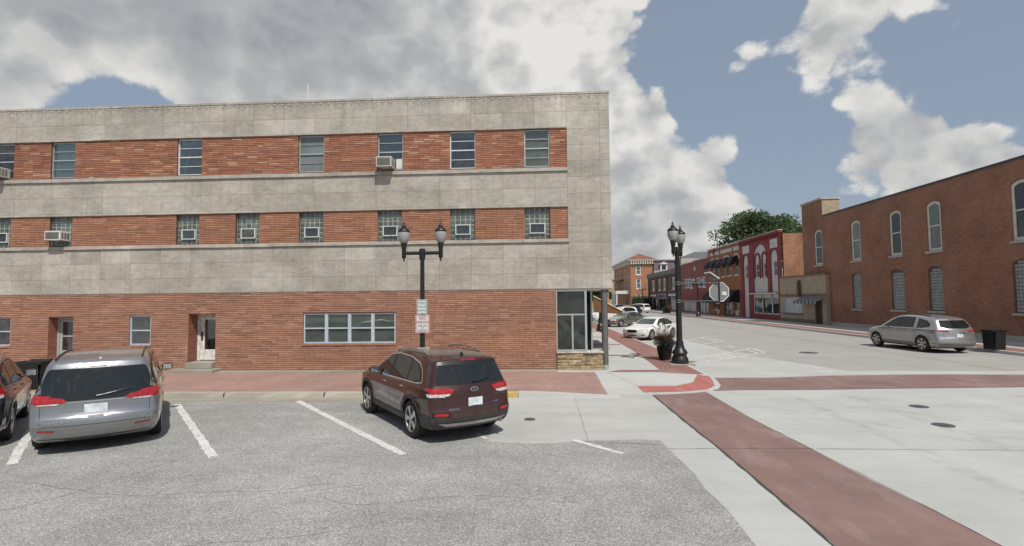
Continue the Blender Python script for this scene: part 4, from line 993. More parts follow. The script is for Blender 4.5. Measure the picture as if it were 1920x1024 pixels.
def wheel(parent, x, y, r, style, side, width=.22):
    key = (round(r, 3), style)
    if key not in _wh:
        t = MB(); rr = r*.70; t.lathe([(rr, -width/2+.012), (rr+.015, -width/2), (r-.03, -width/2+.004), (r-.006, -width/2+.03), (r, -width/4), (r, width/4), (r-.006, width/2-.03), (r-.03, width/2-.004), (rr+.015, width/2), (rr, width/2-.012)], 40, axis='y')
        d = MB(); d.lathe([(rr, -width/2+.03), (rr*.98, width/2-.06), (rr*.5, width/2-.09), (0, width/2-.09)], 32, axis='y')
        a = MB(); a.lathe([(rr*1.005, width/2-.008), (rr*.985, width/2+.004), (rr*.93, width/2-.002), (rr*.91, width/2-.05)], 40, axis='y')
        def spoke(ang, w0, w1, y0, y1, r0=.12, r1=.93):
            c, s_ = math.cos(ang), math.sin(ang); pts = []
            for q, w, yy in ((r0*rr, w0, y0), (r1*rr, w1, y1)):
                for sg in (-1, 1):
                    for dy in (0, -.035): pts.append((c*q-s_*sg*w/2, yy+dy, s_*q+c*sg*w/2))
            a.add(pts, [(0, 2, 6, 4), (0, 4, 5, 1), (2, 3, 7, 6), (1, 5, 7, 3)])
        n = {'five': 5, 'six': 6, 'seven': 7, 'ten': 10, 'cover': 8}[style]
        for i in range(n):
            an = 2*math.pi*i/n+.3
            if style == 'five': spoke(an-.10, .05, .06, width/2-.006, width/2-.004); spoke(an+.10, .05, .06, width/2-.006, width/2-.004)
            else: spoke(an, .05, {'six': .10, 'seven': .08, 'ten': .05, 'cover': .12}[style], width/2-.012, width/2-.004)
        a.lathe([(rr*.22, width/2-.05), (rr*.22, width/2), (rr*.18, width/2+.006), (0, width/2+.006)], 20, axis='y')
        w0 = d.build('wheel', M['alloy_dark'] if style != 'cover' else M['alloy'], None, smooth=True); t0 = t.build('tyre', M['rubber'], w0, smooth=True); a0 = a.build('rim', M['alloy'], w0, smooth=True)
        _wh[key] = w0; o = w0
    else:
        w0 = _wh[key]; o = copy_tree(w0)
    o.parent = parent; o.location = (x, y-side*.0, r); o.rotation_euler = (0, random.uniform(0, 6), 0 if side > 0 else math.pi)
    return o
def car(sp, label, cat, paint, loc, heading, res=.03, rim='five', group='parked cars', name='car'):
    """heading: angle of the nose, degrees counter clockwise from +X"""
    t = thing(name, label, cat, (loc[0], loc[1], loc[2] if len(loc) > 2 else 0.0), R(heading), group)
    b = Body(sp, res); b.root = t; b.mesh(paint, t)
    for xc in b.wx:
        for sd in (1, -1): wheel(t, xc, sd*(b.hw-.125), b.r, rim, sd)
    L2 = sp['L']/2; hw = b.hw; C = lambda P: [(L2-d, z) for d, z in P]
    gm = sp.get('glass', M['car_glass'])
    ins = MB(); zc = sp['outline'][1][1]
    m = MB(); m.box(-L2+.5, L2-.5, -hw+.34, hw-.34, .2, .5); m.build('underbody', M['black_plastic'], t)
    for sd in ('sl', 'sr'):
        if 'trimring' in sp: b.patch('window_trim', sp.get('trimmat', M['chrome']), t, sd, C(sp['trimring']), .0035, .09, 1)
        b.patch('window_surround', M['trim'], t, sd, C(sp['greenhouse']), .006, .09, 1)
        for pn in sp['panes']: b.patch('side_window', gm, t, sd, C(pn), .009, .09, 1)
        for sm in sp.get('seams', []): b.seam(sd, C(sm), parent=t)
        for (d, z) in sp.get('handles', []):
            h = b.cast(sd, L2-d, z)
            if h:
                m = MB(); p = h[0]+h[1]*.018; sy = 1 if sd == 'sl' else -1; m.bevbox(p.x-.085, p.x+.085, p.y-.014, p.y+.014, p.z-.014, p.z+.014, .008); m.build('door_handle', sp.get('handlemat', paint), t, smooth=True)
        for pt in sp.get('sidebits', []): b.patch(pt[0], M[pt[1]], t, sd, C(pt[2]), pt[3], .08)
    b.patch('windscreen', gm, t, 'front', sp['screen'], .006, .09, 1)
    b.patch('rear_window', sp.get('rearglass', gm), t, 'rear', sp['rearwin'], .007, .08, 1)
    if 'mirror' in sp:
        d, z = sp['mirror']
        for sy in (1, -1):
            h = b.cast('sl' if sy > 0 else 'sr', L2-d, z-.05); y0 = (h[0].y if h else sy*hw)
            m = MB(); bm = bmesh.new(); bmesh.ops.create_icosphere(bm, subdivisions=3, radius=1)
            for v in bm.verts:
                c = v.co; s_ = lambda q: math.copysign(abs(q)**.7, q); v.co = (L2-d+s_(c.x)*.075+abs(c.y)*.0, y0+sy*.13+s_(c.y)*.115, z+.03+s_(c.z)*.075)
            m.addbm(bm); o = m.build('wing_mirror', sp.get('mirrormat', paint), t, smooth='all')
            m = MB(); m.box(L2-d-.08, L2-d-.076, y0+sy*.13-.085, y0+sy*.13+.085, z-.025, z+.085); m.build('mirror_glass', M['chrome'], o)
            m = MB(); m.tube([(L2-d, y0-sy*.03, z-.05), (L2-d, y0+sy*.08, z+.0)], .022, 6); m.build('mirror_stalk', M['trim'], o)
    for pt in sp.get('bits', []):            # (name, material, plane, polygon, offset, smooth)
        b.patch(pt[0], M[pt[1]], t, pt[2], pt[3], pt[4], .06, pt[5] if len(pt) > 5 else 0)
    for sm in sp.get('rearseams', []): b.seam('rear', sm, parent=t)
    return t, b
def mirrored(pl): return [(-u, v) for u, v in pl]
def both(name, mat, plane, pl, off=.004, sm=0):
    """the same piece left and right, on a straight or a corner projection"""
    if plane[0] == 'c': return [(name, mat, plane+'l', pl, off, sm), (name, mat, plane+'r', pl, off, sm)]
    return [(name, mat, plane, pl, off, sm), (name, mat, plane, mirrored(pl), off, sm)]
def ringpoly(cx, cz, r0, r1, a0, a1, n=16):
    o = [(cx+r1*math.cos(R(a0+(a1-a0)*i/n)), cz+r1*math.sin(R(a0+(a1-a0)*i/n))) for i in range(n+1)]
    return o + [(cx+r0*math.cos(R(a1-(a1-a0)*i/n)), cz+r0*math.sin(R(a1-(a1-a0)*i/n))) for i in range(n+1)]
WID = lambda belt, roof, rw=.74, lo=.93: [(.2, lo-.02), (.35, lo+.02), (.55, .985), (belt-.2, .995), (belt-.03, .965), (belt+.02, .93), (roof, rw)]
# -- maroon sport utility car (nose towards the building)
suv = dict(L=4.76, W=1.89, H=1.70, fo=.95, wb=2.78, tyre=.369, floor=.25, k=.10, bowF=.34, bowR=.20, nose=.12, tail=.09, crown=.055, crease=.83, flare=.022,
  outline=[(.10, .30), (.02, .46), (0, .66), (.05, .86), (.18, .98), (.5, 1.04), (1.0, 1.09), (1.28, 1.14), (1.65, 1.36), (2.0, 1.55), (2.3, 1.63), (2.8, 1.675), (3.4, 1.67), (3.95, 1.635), (4.28, 1.59), (4.40, 1.56), (4.44, 1.50), (4.55, 1.26), (4.64, 1.08), (4.69, .98), (4.71, .80), (4.735, .68), (4.76, .60), (4.76, .48), (4.70, .36), (4.62, .28)],
  width=WID(1.06, 1.66, .70), screen=[(-.66, 1.14), (.66, 1.14), (.53, 1.55), (-.53, 1.55)], rearwin=[(-.76, 1.10), (.76, 1.10), (.64, 1.46), (-.64, 1.46)],
  trimring=[(1.36, 1.075), (2.2, 1.05), (3.9, 1.075), (4.16, 1.11), (4.02, 1.34), (3.82, 1.47), (3.3, 1.56), (2.6, 1.58), (2.15, 1.525)],
  greenhouse=[(1.44, 1.095), (2.2, 1.075), (3.86, 1.10), (4.10, 1.13), (3.98, 1.32), (3.78, 1.445), (3.3, 1.535), (2.6, 1.555), (2.18, 1.505)],
  panes=[[(1.62, 1.105), (2.44, 1.085), (2.44, 1.525), (2.2, 1.475), (1.9, 1.31)], [(2.54, 1.085), (3.38, 1.095), (3.38, 1.505), (2.9, 1.54), (2.54, 1.53)], [(3.44, 1.10), (4.04, 1.145), (3.94, 1.30), (3.76, 1.42), (3.44, 1.49)]],
  seams=[[(1.38, 1.06), (1.34, .7), (1.42, .42)], [(2.49, 1.06), (2.49, .42)], [(3.52, 1.07), (3.56, .86), (3.28, .50), (3.24, .42)], [(1.42, .42), (3.24, .42)]],
  handles=[(2.26, .95), (3.28, .97)], handlemat=M['chrome'], mirror=(1.72, 1.11), rearglass=M['car_glass'])
L2 = suv['L']/2
wx0, wx1 = .95, .95+2.78
arcs = lambda wx, r, sp: ('arch_trim', 'clad', [(p[0], p[1]) for p in ringpoly(wx, sp, r, r+.075, -8, 188)], .010)
suv['sidebits'] = [arcs(wx0, .425, .369), arcs(wx1, .425, .369), ('sill_cladding', 'clad', [(1.38, .27), (3.28, .27), (3.28, .41), (1.38, .43)], .010), ('sill_cladding', 'clad', [(.18, .30), (.50, .30), (.50, .42), (.10, .46)], .009), ('sill_cladding', 'clad', [(4.16, .30), (4.62, .30), (4.70, .52), (4.20, .50)], .009)]
suv['bits'] = both('tail_light', 'lens_red', 'cr', [(16, .935), (16, 1.05), (60, 1.07), (66, 1.03), (58, .955)], .008) + \
  both('tail_light', 'lens_red', 'rear', [(.42, 1.03), (.86, 1.05), (.86, .93), (.48, .935), (.44, .98)], .007) + \
  both('reversing_light', 'lens_white', 'rear', [(.52, .905), (.49, .94), (.86, .945), (.86, .89)], .009) + both('reversing_light', 'lens_white', 'cr', [(18, .885), (18, .94), (52, .95), (46, .895)], .009) + \
  [('spoiler_underside', 'trim', 'rear', [(-.66, 1.455), (.66, 1.455), (.63, 1.515), (-.63, 1.515)], .010), ('brake_light', 'lens_red', 'rear', [(-.16, 1.525), (.16, 1.525), (.16, 1.545), (-.16, 1.545)], .006),
   ('lower_bumper', 'clad', 'rear', [(-.93, .29), (.93, .29), (.93, .55), (.72, .56), (.55, .50), (-.55, .50), (-.72, .56), (-.93, .55)], .006),
   ('skid_plate', 'silverp', 'rear', [(-.58, .345), (.58, .345), (.74, .415), (.6, .405), (-.6, .405), (-.74, .415)], .014),
   ('plate_recess', 'trimpaint', 'rear', [(-.30, .66), (.30, .66), (.36, .87), (-.36, .87)], .003)] + \
  both('fog_reflector', 'lens_red', 'rear', [(.56, .545), (.56, .59), (.80, .60), (.80, .55)], .011) + both('fog_bezel', 'trim', 'rear', [(.50, .525), (.53, .61), (.84, .62), (.84, .53)], .008) + \
  both('headlight', 'lens_dark', 'cf', [(8, .80), (8, .90), (60, .96), (66, .92), (40, .82)], .008) + [('grille', 'trim', 'front', [(-.42, .68), (.42, .68), (.46, .86), (-.46, .86)], .006)]
suv['rearseams'] = [[(-.66, 1.08), (-.64, .93), (-.62, .64), (-.56, .60), (.56, .60), (.62, .64), (.64, .93), (.66, 1.08)], [(-.9, .60), (-.62, .60)], [(.62, .60), (.9, .60)]]
P_maroon = m_paint('maroon_paint', (.048, .0125, .0085), .35, .3); M['trimpaint'] = P_maroon
def place(sp, rl, rr_ang):    # rear left wheel ground point + heading -> origin
    a = R(rr_ang); x = sp['L']/2-sp['fo']-sp['wb']; y = sp['W']/2-.125
    return (rl[0]-(math.cos(a)*x-math.sin(a)*y), rl[1]-(math.sin(a)*x+math.cos(a)*y))
h = 90+36
t, b = car(suv, 'maroon sport utility car parked nose-in by the lamp post', 'car', P_maroon, place(suv, (-2.50, 10.30), h), h, .027, 'five', name='sport_utility_car')
for sy in (1, -1):
    pts = []
    for i in range(12):
        d = 2.15+1.75*i/11; hit = b.cast('top', L2-d, sy*.60); pts.append(hit[0]+Vector((0, 0, .045*math.sin(math.pi*min(1, max(0, (i/11)*1.02)))**.35+.004)))
    m = MB(); m.tube(pts, .019, 8); m.build('roof_rail', M['silverp'], t, smooth=True)
hit = b.cast('top', L2-4.12, 0); m = MB(); m.add([(hit[0].x+.09, 0, hit[0].z), (hit[0].x-.07, .025, hit[0].z-.01), (hit[0].x-.07, -.025, hit[0].z-.01), (hit[0].x-.06, 0, hit[0].z+.065), (hit[0].x-.01, 0, hit[0].z+.05)], [(0, 1, 4), (0, 4, 2), (1, 3, 4), (4, 3, 2), (1, 2, 3)]); m.build('antenna_fin', M['trim'], t)
def rear_text(b, t, s, u, v, size, mat, ext=.003):
    h = b.cast('rear', u, v); n = h[1]; z = n; xax = Vector((0, -1, 0)); xax = (xax-z*xax.dot(z)).normalized(); yax = z.cross(xax); p = h[0]+n*.006
    text_obj(s, size, mat, t, Matrix(((xax.x, yax.x, z.x, p.x), (xax.y, yax.y, z.y, p.y), (xax.z, yax.z, z.z, p.z), (0, 0, 0, 1))), 'badge_lettering', ext)
def rear_plate(b, t, u, v, w=.31, hh=.155):
    h = b.cast('rear', u, v); p = h[0]+h[1]*.012; m = MB(); m.bevbox(p.x-.006, p.x+.004, u-w/2, u+w/2, v-hh/2, v+hh/2, .003); m.build('licence_plate', M['plate'], t)
def wiper(b, t, a, c):
    pts = []
    for i in range(8):
        u = a[0]+(c[0]-a[0])*i/7; v = a[1]+(c[1]-a[1])*i/7; h = b.cast('rear', u, v); pts.append(h[0]+h[1]*(.03+.01*math.sin(i/7*3)))
    m = MB(); m.tube(pts, [.018]+[.011]*7, 6); m.build('rear_wiper', M['trim'], t)
rear_plate(b, t, 0, .77); wiper(b, t, (0.0, 1.12), (-.40, 1.17))
h_ = b.cast('rear', 0, 1.0); m = MB(); m.lathe([(0, -.012), (1, -.012), (1, .004), (.88, .008), (0, .006)], 24, axis='x'); m.v = [(h_[0].x-.004-p[0], p[1]*.085, 1.0+p[2]*.042) for p in m.v]; m.build('emblem', M['chrome'], t, smooth=True)
m = MB(); m.lathe([(0, 0), (1, 0)], 24, axis='x'); m.v = [(h_[0].x-.0125, p[1]*.070, 1.0+p[2]*.030) for p in m.v]; m.build('emblem_field', M['trim'], t)
rear_text(b, t, 'KIA', 0, 1.0, .046, M['chrome'], .010); rear_text(b, t, 'SORENTO', .44, .655, .045, M['chrome']); rear_text(b, t, 'LX AWD', -.46, .72, .034, M['chrome'])
h_ = b.cast('rear', -.62, .36); m = MB(); m.tube([(h_[0].x+.2, -.62, .33), (h_[0].x-.03, -.62, .325)], .036, 12); m.build('exhaust_pipe', M['steel'], t)

# -- silver minivan
van = dict(L=5.17, W=2.02, H=1.78, fo=.98, wb=3.09, tyre=.365, floor=.22, k=.12, bowF=.36, bowR=.24, nose=.12, tail=.07, crown=.06, crease=.80, flare=.012,
  outline=[(.10, .26), (.02, .42), (0, .58), (.06, .76), (.25, .90), (.7, 1.02), (1.1, 1.12), (1.6, 1.40), (2.0, 1.60), (2.4, 1.70), (3.1, 1.76), (4.0, 1.75), (4.6, 1.70), (4.80, 1.66), (4.86, 1.60), (4.94, 1.40), (5.02, 1.16), (5.07, 1.02), (5.08, .84), (5.11, .72), (5.16, .64), (5.17, .52), (5.12, .36), (5.04, .26)],
  width=WID(1.04, 1.74, .74), screen=[(-.72, 1.13), (.72, 1.13), (.60, 1.60), (-.60, 1.60)], rearwin=[(-.80, 1.02), (-.40, .96), (.40, .96), (.80, 1.02), (.80, 1.3), (.72, 1.52), (-.72, 1.52), (-.80, 1.3)],
  trimring=[(1.5, 1.09), (2.2, 1.05), (4.85, 1.09), (4.92, 1.2), (4.72, 1.52), (4.2, 1.62), (2.9, 1.64), (2.3, 1.58)],
  greenhouse=[(1.58, 1.11), (2.2, 1.075), (4.8, 1.115), (4.86, 1.2), (4.68, 1.50), (4.2, 1.60), (2.9, 1.615), (2.34, 1.56)],
  panes=[[(1.7, 1.12), (2.6, 1.09), (2.6, 1.58), (2.36, 1.53)], [(2.7, 1.09), (3.68, 1.10), (3.68, 1.595), (2.7, 1.595)], [(3.78, 1.10), (4.76, 1.13), (4.8, 1.2), (4.62, 1.48), (3.78, 1.58)]],
  seams=[[(1.5, 1.06), (1.46, .7), (1.52, .36)], [(2.66, 1.06), (2.66, .36)], [(3.78, 1.06), (3.8, .8), (3.6, .36)], [(1.52, .36), (3.6, .36)], [(3.8, .98), (4.8, .99)]],
  handles=[(2.5, .95), (2.86, .95)], handlemat=M['chrome'], mirror=(1.72, 1.12), mirrormat=M['trim'])
van['bits'] = both('tail_light', 'lens_red', 'rear', [(.42, .955), (.48, 1.005), (.90, 1.075), (.94, .95), (.80, .895), (.56, .905)], .011) + both('tail_light', 'lens_red', 'cr', [(20, .915), (20, 1.06), (64, 1.10), (66, 1.02), (56, .92)], .010) + \
  both('light_strip', 'lens_white', 'rear', [(.52, .912), (.56, .925), (.80, .918), (.86, .906), (.80, .893), (.58, .90)], .014) + \
  [('rear_glass_lower', 'trim', 'rear', [(-.86, .985), (-.44, .955), (.44, .955), (.86, .985), (.84, 1.1), (-.84, 1.1)], .005), ('chrome_strip', 'chrome', 'rear', [(-.42, .925), (.42, .925), (.42, .94), (-.42, .94)], .008), ('brake_light', 'lens_red', 'rear', [(-.12, 1.545), (.12, 1.545), (.12, 1.56), (-.12, 1.56)], .006), ('tailgate_handle', 'trim', 'rear', [(-.12, .66), (.12, .66), (.12, .69), (-.12, .69)], .006)] + \
  both('reflector', 'lens_red', 'rear', [(.58, .43), (.58, .455), (.82, .475), (.82, .45)], .008) + both('headlight', 'lens_dark', 'cf', [(8, .70), (8, .78), (62, .90), (64, .84), (40, .74)], .008) + [('lower_valance', 'clad', 'rear', [(-.85, .24), (.85, .24), (.9, .30), (-.9, .30)], .006), ('grille', 'trim', 'front', [(-.5, .42), (.5, .42), (.5, .52), (-.5, .52)], .005)]
van['rearseams'] = [[(-.84, 1.0), (-.80, .90), (-.80, .60), (-.72, .53), (.72, .53), (.80, .60), (.80, .90), (.84, 1.0)], [(-.95, .50), (-.72, .52)], [(.95, .50), (.72, .52)]]
P_silver = m_paint('silver_paint', (.30, .305, .315), .75, .32)
h = 90+36.5
t, b = car(van, 'silver minivan parked beside the grey door, seen from behind', 'minivan', P_silver, place(van, (-9.50, 9.48), h), h, .03, 'ten', name='minivan')
rear_plate(b, t, 0, .80, .34, .17); wiper(b, t, (0.0, 1.02), (-.5, 1.10)); rear_text(b, t, 'PACIFICA', .58, .585, .062, M['chrome'])
L2v = van['L']/2
for sy in (1, -1):
    pts = [b.cast('top', L2v-d, sy*.66)[0]+Vector((0, 0, .02)) for d in (2.6, 3.0, 3.6, 4.2, 4.6)]; m = MB(); m.tube(pts, .017, 6); m.build('roof_rail', M['trim'], t, smooth=True)
hit = b.cast('top', L2v-4.55, 0); m = MB(); m.add([(hit[0].x+.11, 0, hit[0].z), (hit[0].x-.07, .03, hit[0].z-.01), (hit[0].x-.07, -.03, hit[0].z-.01), (hit[0].x-.06, 0, hit[0].z+.07), (hit[0].x-.0, 0, hit[0].z+.055)], [(0, 1, 4), (0, 4, 2), (1, 3, 4), (4, 3, 2), (1, 2, 3)]); m.build('antenna_fin', P_silver, t)

# -- dark compact utility car at the left edge
rav = dict(suv, L=4.60, W=1.84, H=1.68, fo=.90, wb=2.66, tyre=.36)
rav['outline'] = [(.08, .30), (.0, .5), (.03, .74), (.15, .90), (.5, 1.0), (1.0, 1.07), (1.3, 1.14), (1.75, 1.42), (2.1, 1.58), (2.6, 1.66), (3.3, 1.66), (3.9, 1.59), (4.2, 1.52), (4.3, 1.46), (4.42, 1.2), (4.5, 1.05), (4.54, .9), (4.56, .7), (4.60, .6), (4.60, .46), (4.52, .32)]
rav['sidebits'] = []; rav['trimmat'] = M['trim']; rav['handlemat'] = None
rav = {k: v for k, v in rav.items() if v is not None}
rav['trimring'] = [(1.5, 1.08), (2.3, 1.06), (3.95, 1.12), (4.1, 1.2), (3.9, 1.42), (3.4, 1.54), (2.6, 1.56), (2.2, 1.50)]; rav['greenhouse'] = rav['trimring']
rav['panes'] = [[(1.66, 1.10), (2.42, 1.085), (2.42, 1.52), (2.22, 1.475)], [(2.5, 1.085), (3.3, 1.10), (3.3, 1.52), (2.5, 1.53)], [(3.4, 1.12), (3.92, 1.15), (4.02, 1.2), (3.86, 1.38), (3.4, 1.50)]]
rav['bits'] = both('tail_light', 'lens_red', 'cr', [(4, .86), (4, 1.12), (50, 1.14), (62, 1.02), (48, .88)], .009) + both('reversing_light', 'lens_white', 'cr', [(16, .93), (16, .99), (46, 1.0), (44, .94)], .012) + both('headlight', 'lens_dark', 'cf', [(8, .78), (8, .88), (60, .96), (62, .90)], .008) + [('lower_bumper', 'clad', 'rear', [(-.9, .28), (.9, .28), (.9, .42), (-.9, .42)], .006)]
rav['rearseams'] = [[(-.64, 1.08), (-.62, .66), (-.55, .6), (.55, .6), (.62, .66), (.64, 1.08)]]
P_dark = m_paint('dark_teal_paint', (.022, .028, .030), .4, .28)
h = 90+41; a_ = R(h); x_ = rav['L']/2-rav['fo']-rav['wb']; y_ = -(rav['W']/2-.125)
t, b = car(rav, 'dark utility car cut off by the left photo edge', 'car', P_dark, (-10.80-(math.cos(a_)*x_-math.sin(a_)*y_), 9.98-(math.sin(a_)*x_+math.cos(a_)*y_)), h, .032, 'ten', name='sport_utility_car')
rear_plate(b, t, 0, .80)

# -- silver crossover across the street
enc = dict(suv, L=5.12, W=2.0, H=1.80, fo=1.0, wb=3.02, tyre=.38, crease=.9, flare=.015, bowR=.26)
enc['outline'] = [(.08, .32), (0, .55), (.04, .80), (.2, .98), (.6, 1.09), (1.1, 1.16), (1.35, 1.21), (1.8, 1.50), (2.2, 1.68), (2.7, 1.77), (3.4, 1.78), (4.1, 1.72), (4.55, 1.62), (4.68, 1.55), (4.85, 1.32), (4.98, 1.16), (5.03, 1.0), (5.05, .8), (5.11, .66), (5.12, .52), (5.05, .38), (4.98, .30)]
enc['width'] = WID(1.12, 1.75, .70)
enc['trimring'] = [(1.55, 1.17), (2.3, 1.13), (4.05, 1.15), (4.42, 1.22), (4.45, 1.32), (4.2, 1.50), (3.5, 1.63), (2.7, 1.66), (2.3, 1.60)]; enc['greenhouse'] = enc['trimring']
enc['panes'] = [[(1.7, 1.18), (2.55, 1.155), (2.55, 1.63), (2.33, 1.57)], [(2.62, 1.155), (3.5, 1.16), (3.5, 1.60), (2.62, 1.64)], [(3.72, 1.165), (4.36, 1.235), (4.38, 1.30), (4.16, 1.46), (3.72, 1.56)]]
enc['seams'] = [[(1.5, 1.12), (1.46, .7), (1.55, .40)], [(2.58, 1.12), (2.58, .40)], [(3.6, 1.12), (3.64, .9), (3.4, .42)]]
enc['sidebits'] = [('pillar', 'encpaint', [(3.52, 1.14), (3.70, 1.14), (3.70, 1.62), (3.52, 1.64)], .012), ('sill_cladding', 'clad2', [(1.45, .30), (3.55, .30), (3.55, .44), (1.45, .44)], .008)]
enc['handles'] = [(2.36, 1.0), (3.38, 1.02)]; enc['mirror'] = (1.86, 1.16); enc['handlemat'] = M['chrome']
enc['screen'] = [(-.68, 1.22), (.68, 1.22), (.55, 1.68), (-.55, 1.68)]; enc['rearwin'] = [(-.72, 1.22), (-.4, 1.15), (.4, 1.15), (.72, 1.22), (.62, 1.52), (-.62, 1.52)]
enc['bits'] = both('tail_light', 'lens_red', 'cr', [(0, .98), (0, 1.06), (50, 1.10), (68, 1.06), (56, .98)], .009) + both('headlight', 'lens_dark', 'cf', [(8, .82), (8, .94), (62, 1.06), (64, .98)], .008) + [('chrome_bar', 'chrome', 'rear', [(-.3, .92), (.3, .92), (.3, .955), (-.3, .955)], .01), ('lower_bumper', 'clad2', 'rear', [(-.95, .31), (.95, .31), (.95, .46), (-.95, .46)], .006), ('brake_light', 'lens_red', 'rear', [(-.15, 1.56), (.15, 1.56), (.15, 1.575), (-.15, 1.575)], .006)]
enc['rearseams'] = [[(-.68, 1.15), (-.66, .72), (-.6, .66), (.6, .66), (.66, .72), (.68, 1.15)]]
P_champ = m_paint('champagne_silver_paint', (.385, .385, .38), .7, .33); M['encpaint'] = P_champ; M['clad2'] = pmat('grey_lower_paint', (.17, .165, .15), .5)
h = 90+4
t, b = car(enc, 'champagne silver crossover parked along the far kerb before the brick warehouse', 'car', P_champ, place(enc, (18.5, 26.0), h), h, .04, 'six', name='crossover_car')
rear_plate(b, t, 0, .83)
for sy in (1, -1):
    pts = [b.cast('top', enc['L']/2-d, sy*.60)[0]+Vector((0, 0, .03)) for d in (2.5, 3.0, 3.6, 4.2)]; m = MB(); m.tube(pts, .02, 6); m.build('roof_rail', M['trim'], t)

# -- sedans nosed in to the near kerb
sed = dict(L=5.08, W=1.87, H=1.46, fo=1.02, wb=2.85, tyre=.335, floor=.20, k=.13, bowF=.36, bowR=.26, nose=.12, tail=.10, crown=.05, crease=.62, flare=.012, gap=.05,
  outline=[(.10, .26), (.02, .40), (0, .55), (.04, .68), (.25, .78), (.9, .88), (1.45, .955), (1.7, 1.04), (2.2, 1.31), (2.6, 1.42), (3.1, 1.445), (3.6, 1.38), (4.0, 1.21), (4.35, 1.04), (4.6, .995), (4.95, .95), (5.03, .82), (5.07, .62), (5.08, .48), (5.0, .30)],
  width=[(.18, .90), (.3, .95), (.5, .99), (.75, .995), (.9, .95), (.96, .88), (1.44, .66)], screen=[(-.66, .99), (.66, .99), (.55, 1.34), (-.55, 1.34)], rearwin=[(-.6, 1.08), (.6, 1.08), (.52, 1.34), (-.52, 1.34)],
  trimring=[(1.8, .95), (2.6, .93), (4.0, .96), (4.12, 1.02), (3.72, 1.28), (3.2, 1.365), (2.7, 1.36), (2.36, 1.29)], trimmat=M['trim'],
  greenhouse=[(1.86, .96), (2.6, .945), (3.96, .975), (4.05, 1.02), (3.7, 1.26), (3.2, 1.35), (2.7, 1.345), (2.38, 1.275)],
  panes=[[(2.02, .97), (2.85, .955), (2.85, 1.335), (2.7, 1.33), (2.42, 1.265)], [(2.95, .955), (3.66, .97), (3.66, 1.26), (3.2, 1.335), (2.95, 1.34)], [(3.72, .98), (3.95, .99), (3.72, 1.22)]],
  seams=[[(1.78, .93), (1.72, .6), (1.8, .34)], [(2.9, .93), (2.9, .34)], [(3.9, .94), (3.7, .5), (3.6, .34)], [(1.8, .34), (3.6, .34)]], handles=[(2.75, .82), (3.72, .84)], mirror=(2.02, .97), glass=M['car_glass_g'])
sed['bits'] = both('headlight', 'lens_dark', 'cf', [(2, .60), (2, .70), (48, .735), (52, .68), (40, .62)], .009, 0) + both('indicator', 'amber', 'cf', [(50, .63), (52, .70), (64, .71), (62, .65)], .009) + \
  [('grille', 'trim', 'front', [(-.34, .56), (-.2, .52), (.2, .52), (.34, .56), (.36, .62), (.28, .68), (-.28, .68), (-.36, .62)], .008, 1), ('grille_surround', 'chrome', 'front', [(-.38, .55), (-.22, .505), (.22, .505), (.38, .55), (.40, .62), (.3, .695), (-.3, .695), (-.40, .62)], .005, 1), ('air_intake', 'trim', 'front', [(-.3, .30), (.3, .30), (.3, .36), (-.3, .36)], .006), ('front_plate', 'plate', 'front', [(-.15, .40), (.15, .40), (.15, .48), (-.15, .48)], .012)] + both('fog_light', 'trim', 'cf', [(20, .33), (20, .38), (44, .39), (42, .34)], .008) + both('tail_light', 'lens_red', 'cr', [(6, .72), (6, .88), (56, .88), (60, .76)], .008)
h = 90+49+90
def place_fl(sp, fl, deg):
    a = R(deg); x = sp['L']/2-sp['fo']; y = sp['W']/2-.125; return (fl[0]-(math.cos(a)*x-math.sin(a)*y), fl[1]-(math.sin(a)*x+math.cos(a)*y))
P_white = m_paint('white_paint', (.74, .73, .70), 0, .3); P_tan = m_paint('tan_grey_paint', (.20, .19, .165), .6, .35)
sed['handlemat'] = P_white
t, b = car(sed, 'white sedan nosed in towards the kerb behind the flower planter', 'car', P_white, place_fl(sed, (7.2, 34.0), h), h, .04, 'seven', name='sedan')
sed2 = dict(sed); sed2['handlemat'] = P_tan; del sed2['handlemat']
h = 180+36
t, b = car(sed2, 'tan grey sedan nosed in behind the white sedan', 'car', P_tan, place_fl(sed2, (7.75, 50.0), h), h, .045, 'cover', name='sedan')
wsuv = dict(suv); wsuv['handlemat'] = M['trim']; wsuv['trimmat'] = M['trim']; wsuv['sidebits'] = []
wsuv['bits'] = [x for x in suv['bits'] if x[0] in ('headlight', 'grille', 'tail_light', 'brake_light')] + [('lower_grille', 'trim', 'front', [(-.5, .34), (.5, .34), (.5, .58), (-.5, .58)], .006), ('front_plate', 'plate', 'front', [(-.15, .48), (.15, .48), (.15, .58), (-.15, .58)], .012)]
car(wsuv, 'white utility car facing out from behind the steel column', 'car', P_white, (7.75, 61.5), 215, .05, 'ten', name='sport_utility_car')
car(wsuv, 'white wagon whose roof shows above the tan sedan', 'car', P_white, (10.7, 68.0), 216, .05, 'ten', name='station_wagon')
P_navy = m_paint('navy_paint', (.02, .026, .05), .3, .3); P_blk = m_paint('black_paint', (.012, .013, .016), .2, .3); P_lb = m_paint('blue_grey_paint', (.10, .13, .17), .5, .3)
car(wsuv, 'dark blue car standing just left of the far white minivan', 'car', P_navy, (14.2, 84.0), 216, .06, 'ten', name='sport_utility_car')
car(wsuv, 'blue grey car far down the street in front of the porch', 'car', P_lb, (14.0, 96.0), 215, .06, 'ten', name='sport_utility_car')
wv = dict(van); wv['handlemat'] = P_white; wv['mirrormat'] = P_white; wv['trimmat'] = M['trim']
wv['bits'] = [('bumper_strip', 'clad2', 'rear', [(-.9, .5), (.9, .5), (.9, .56), (-.9, .56)], .006)] + both('tail_light', 'lens_red', 'rear', [(.78, .75), (.78, 1.1), (.93, 1.1), (.93, .75)], .01)
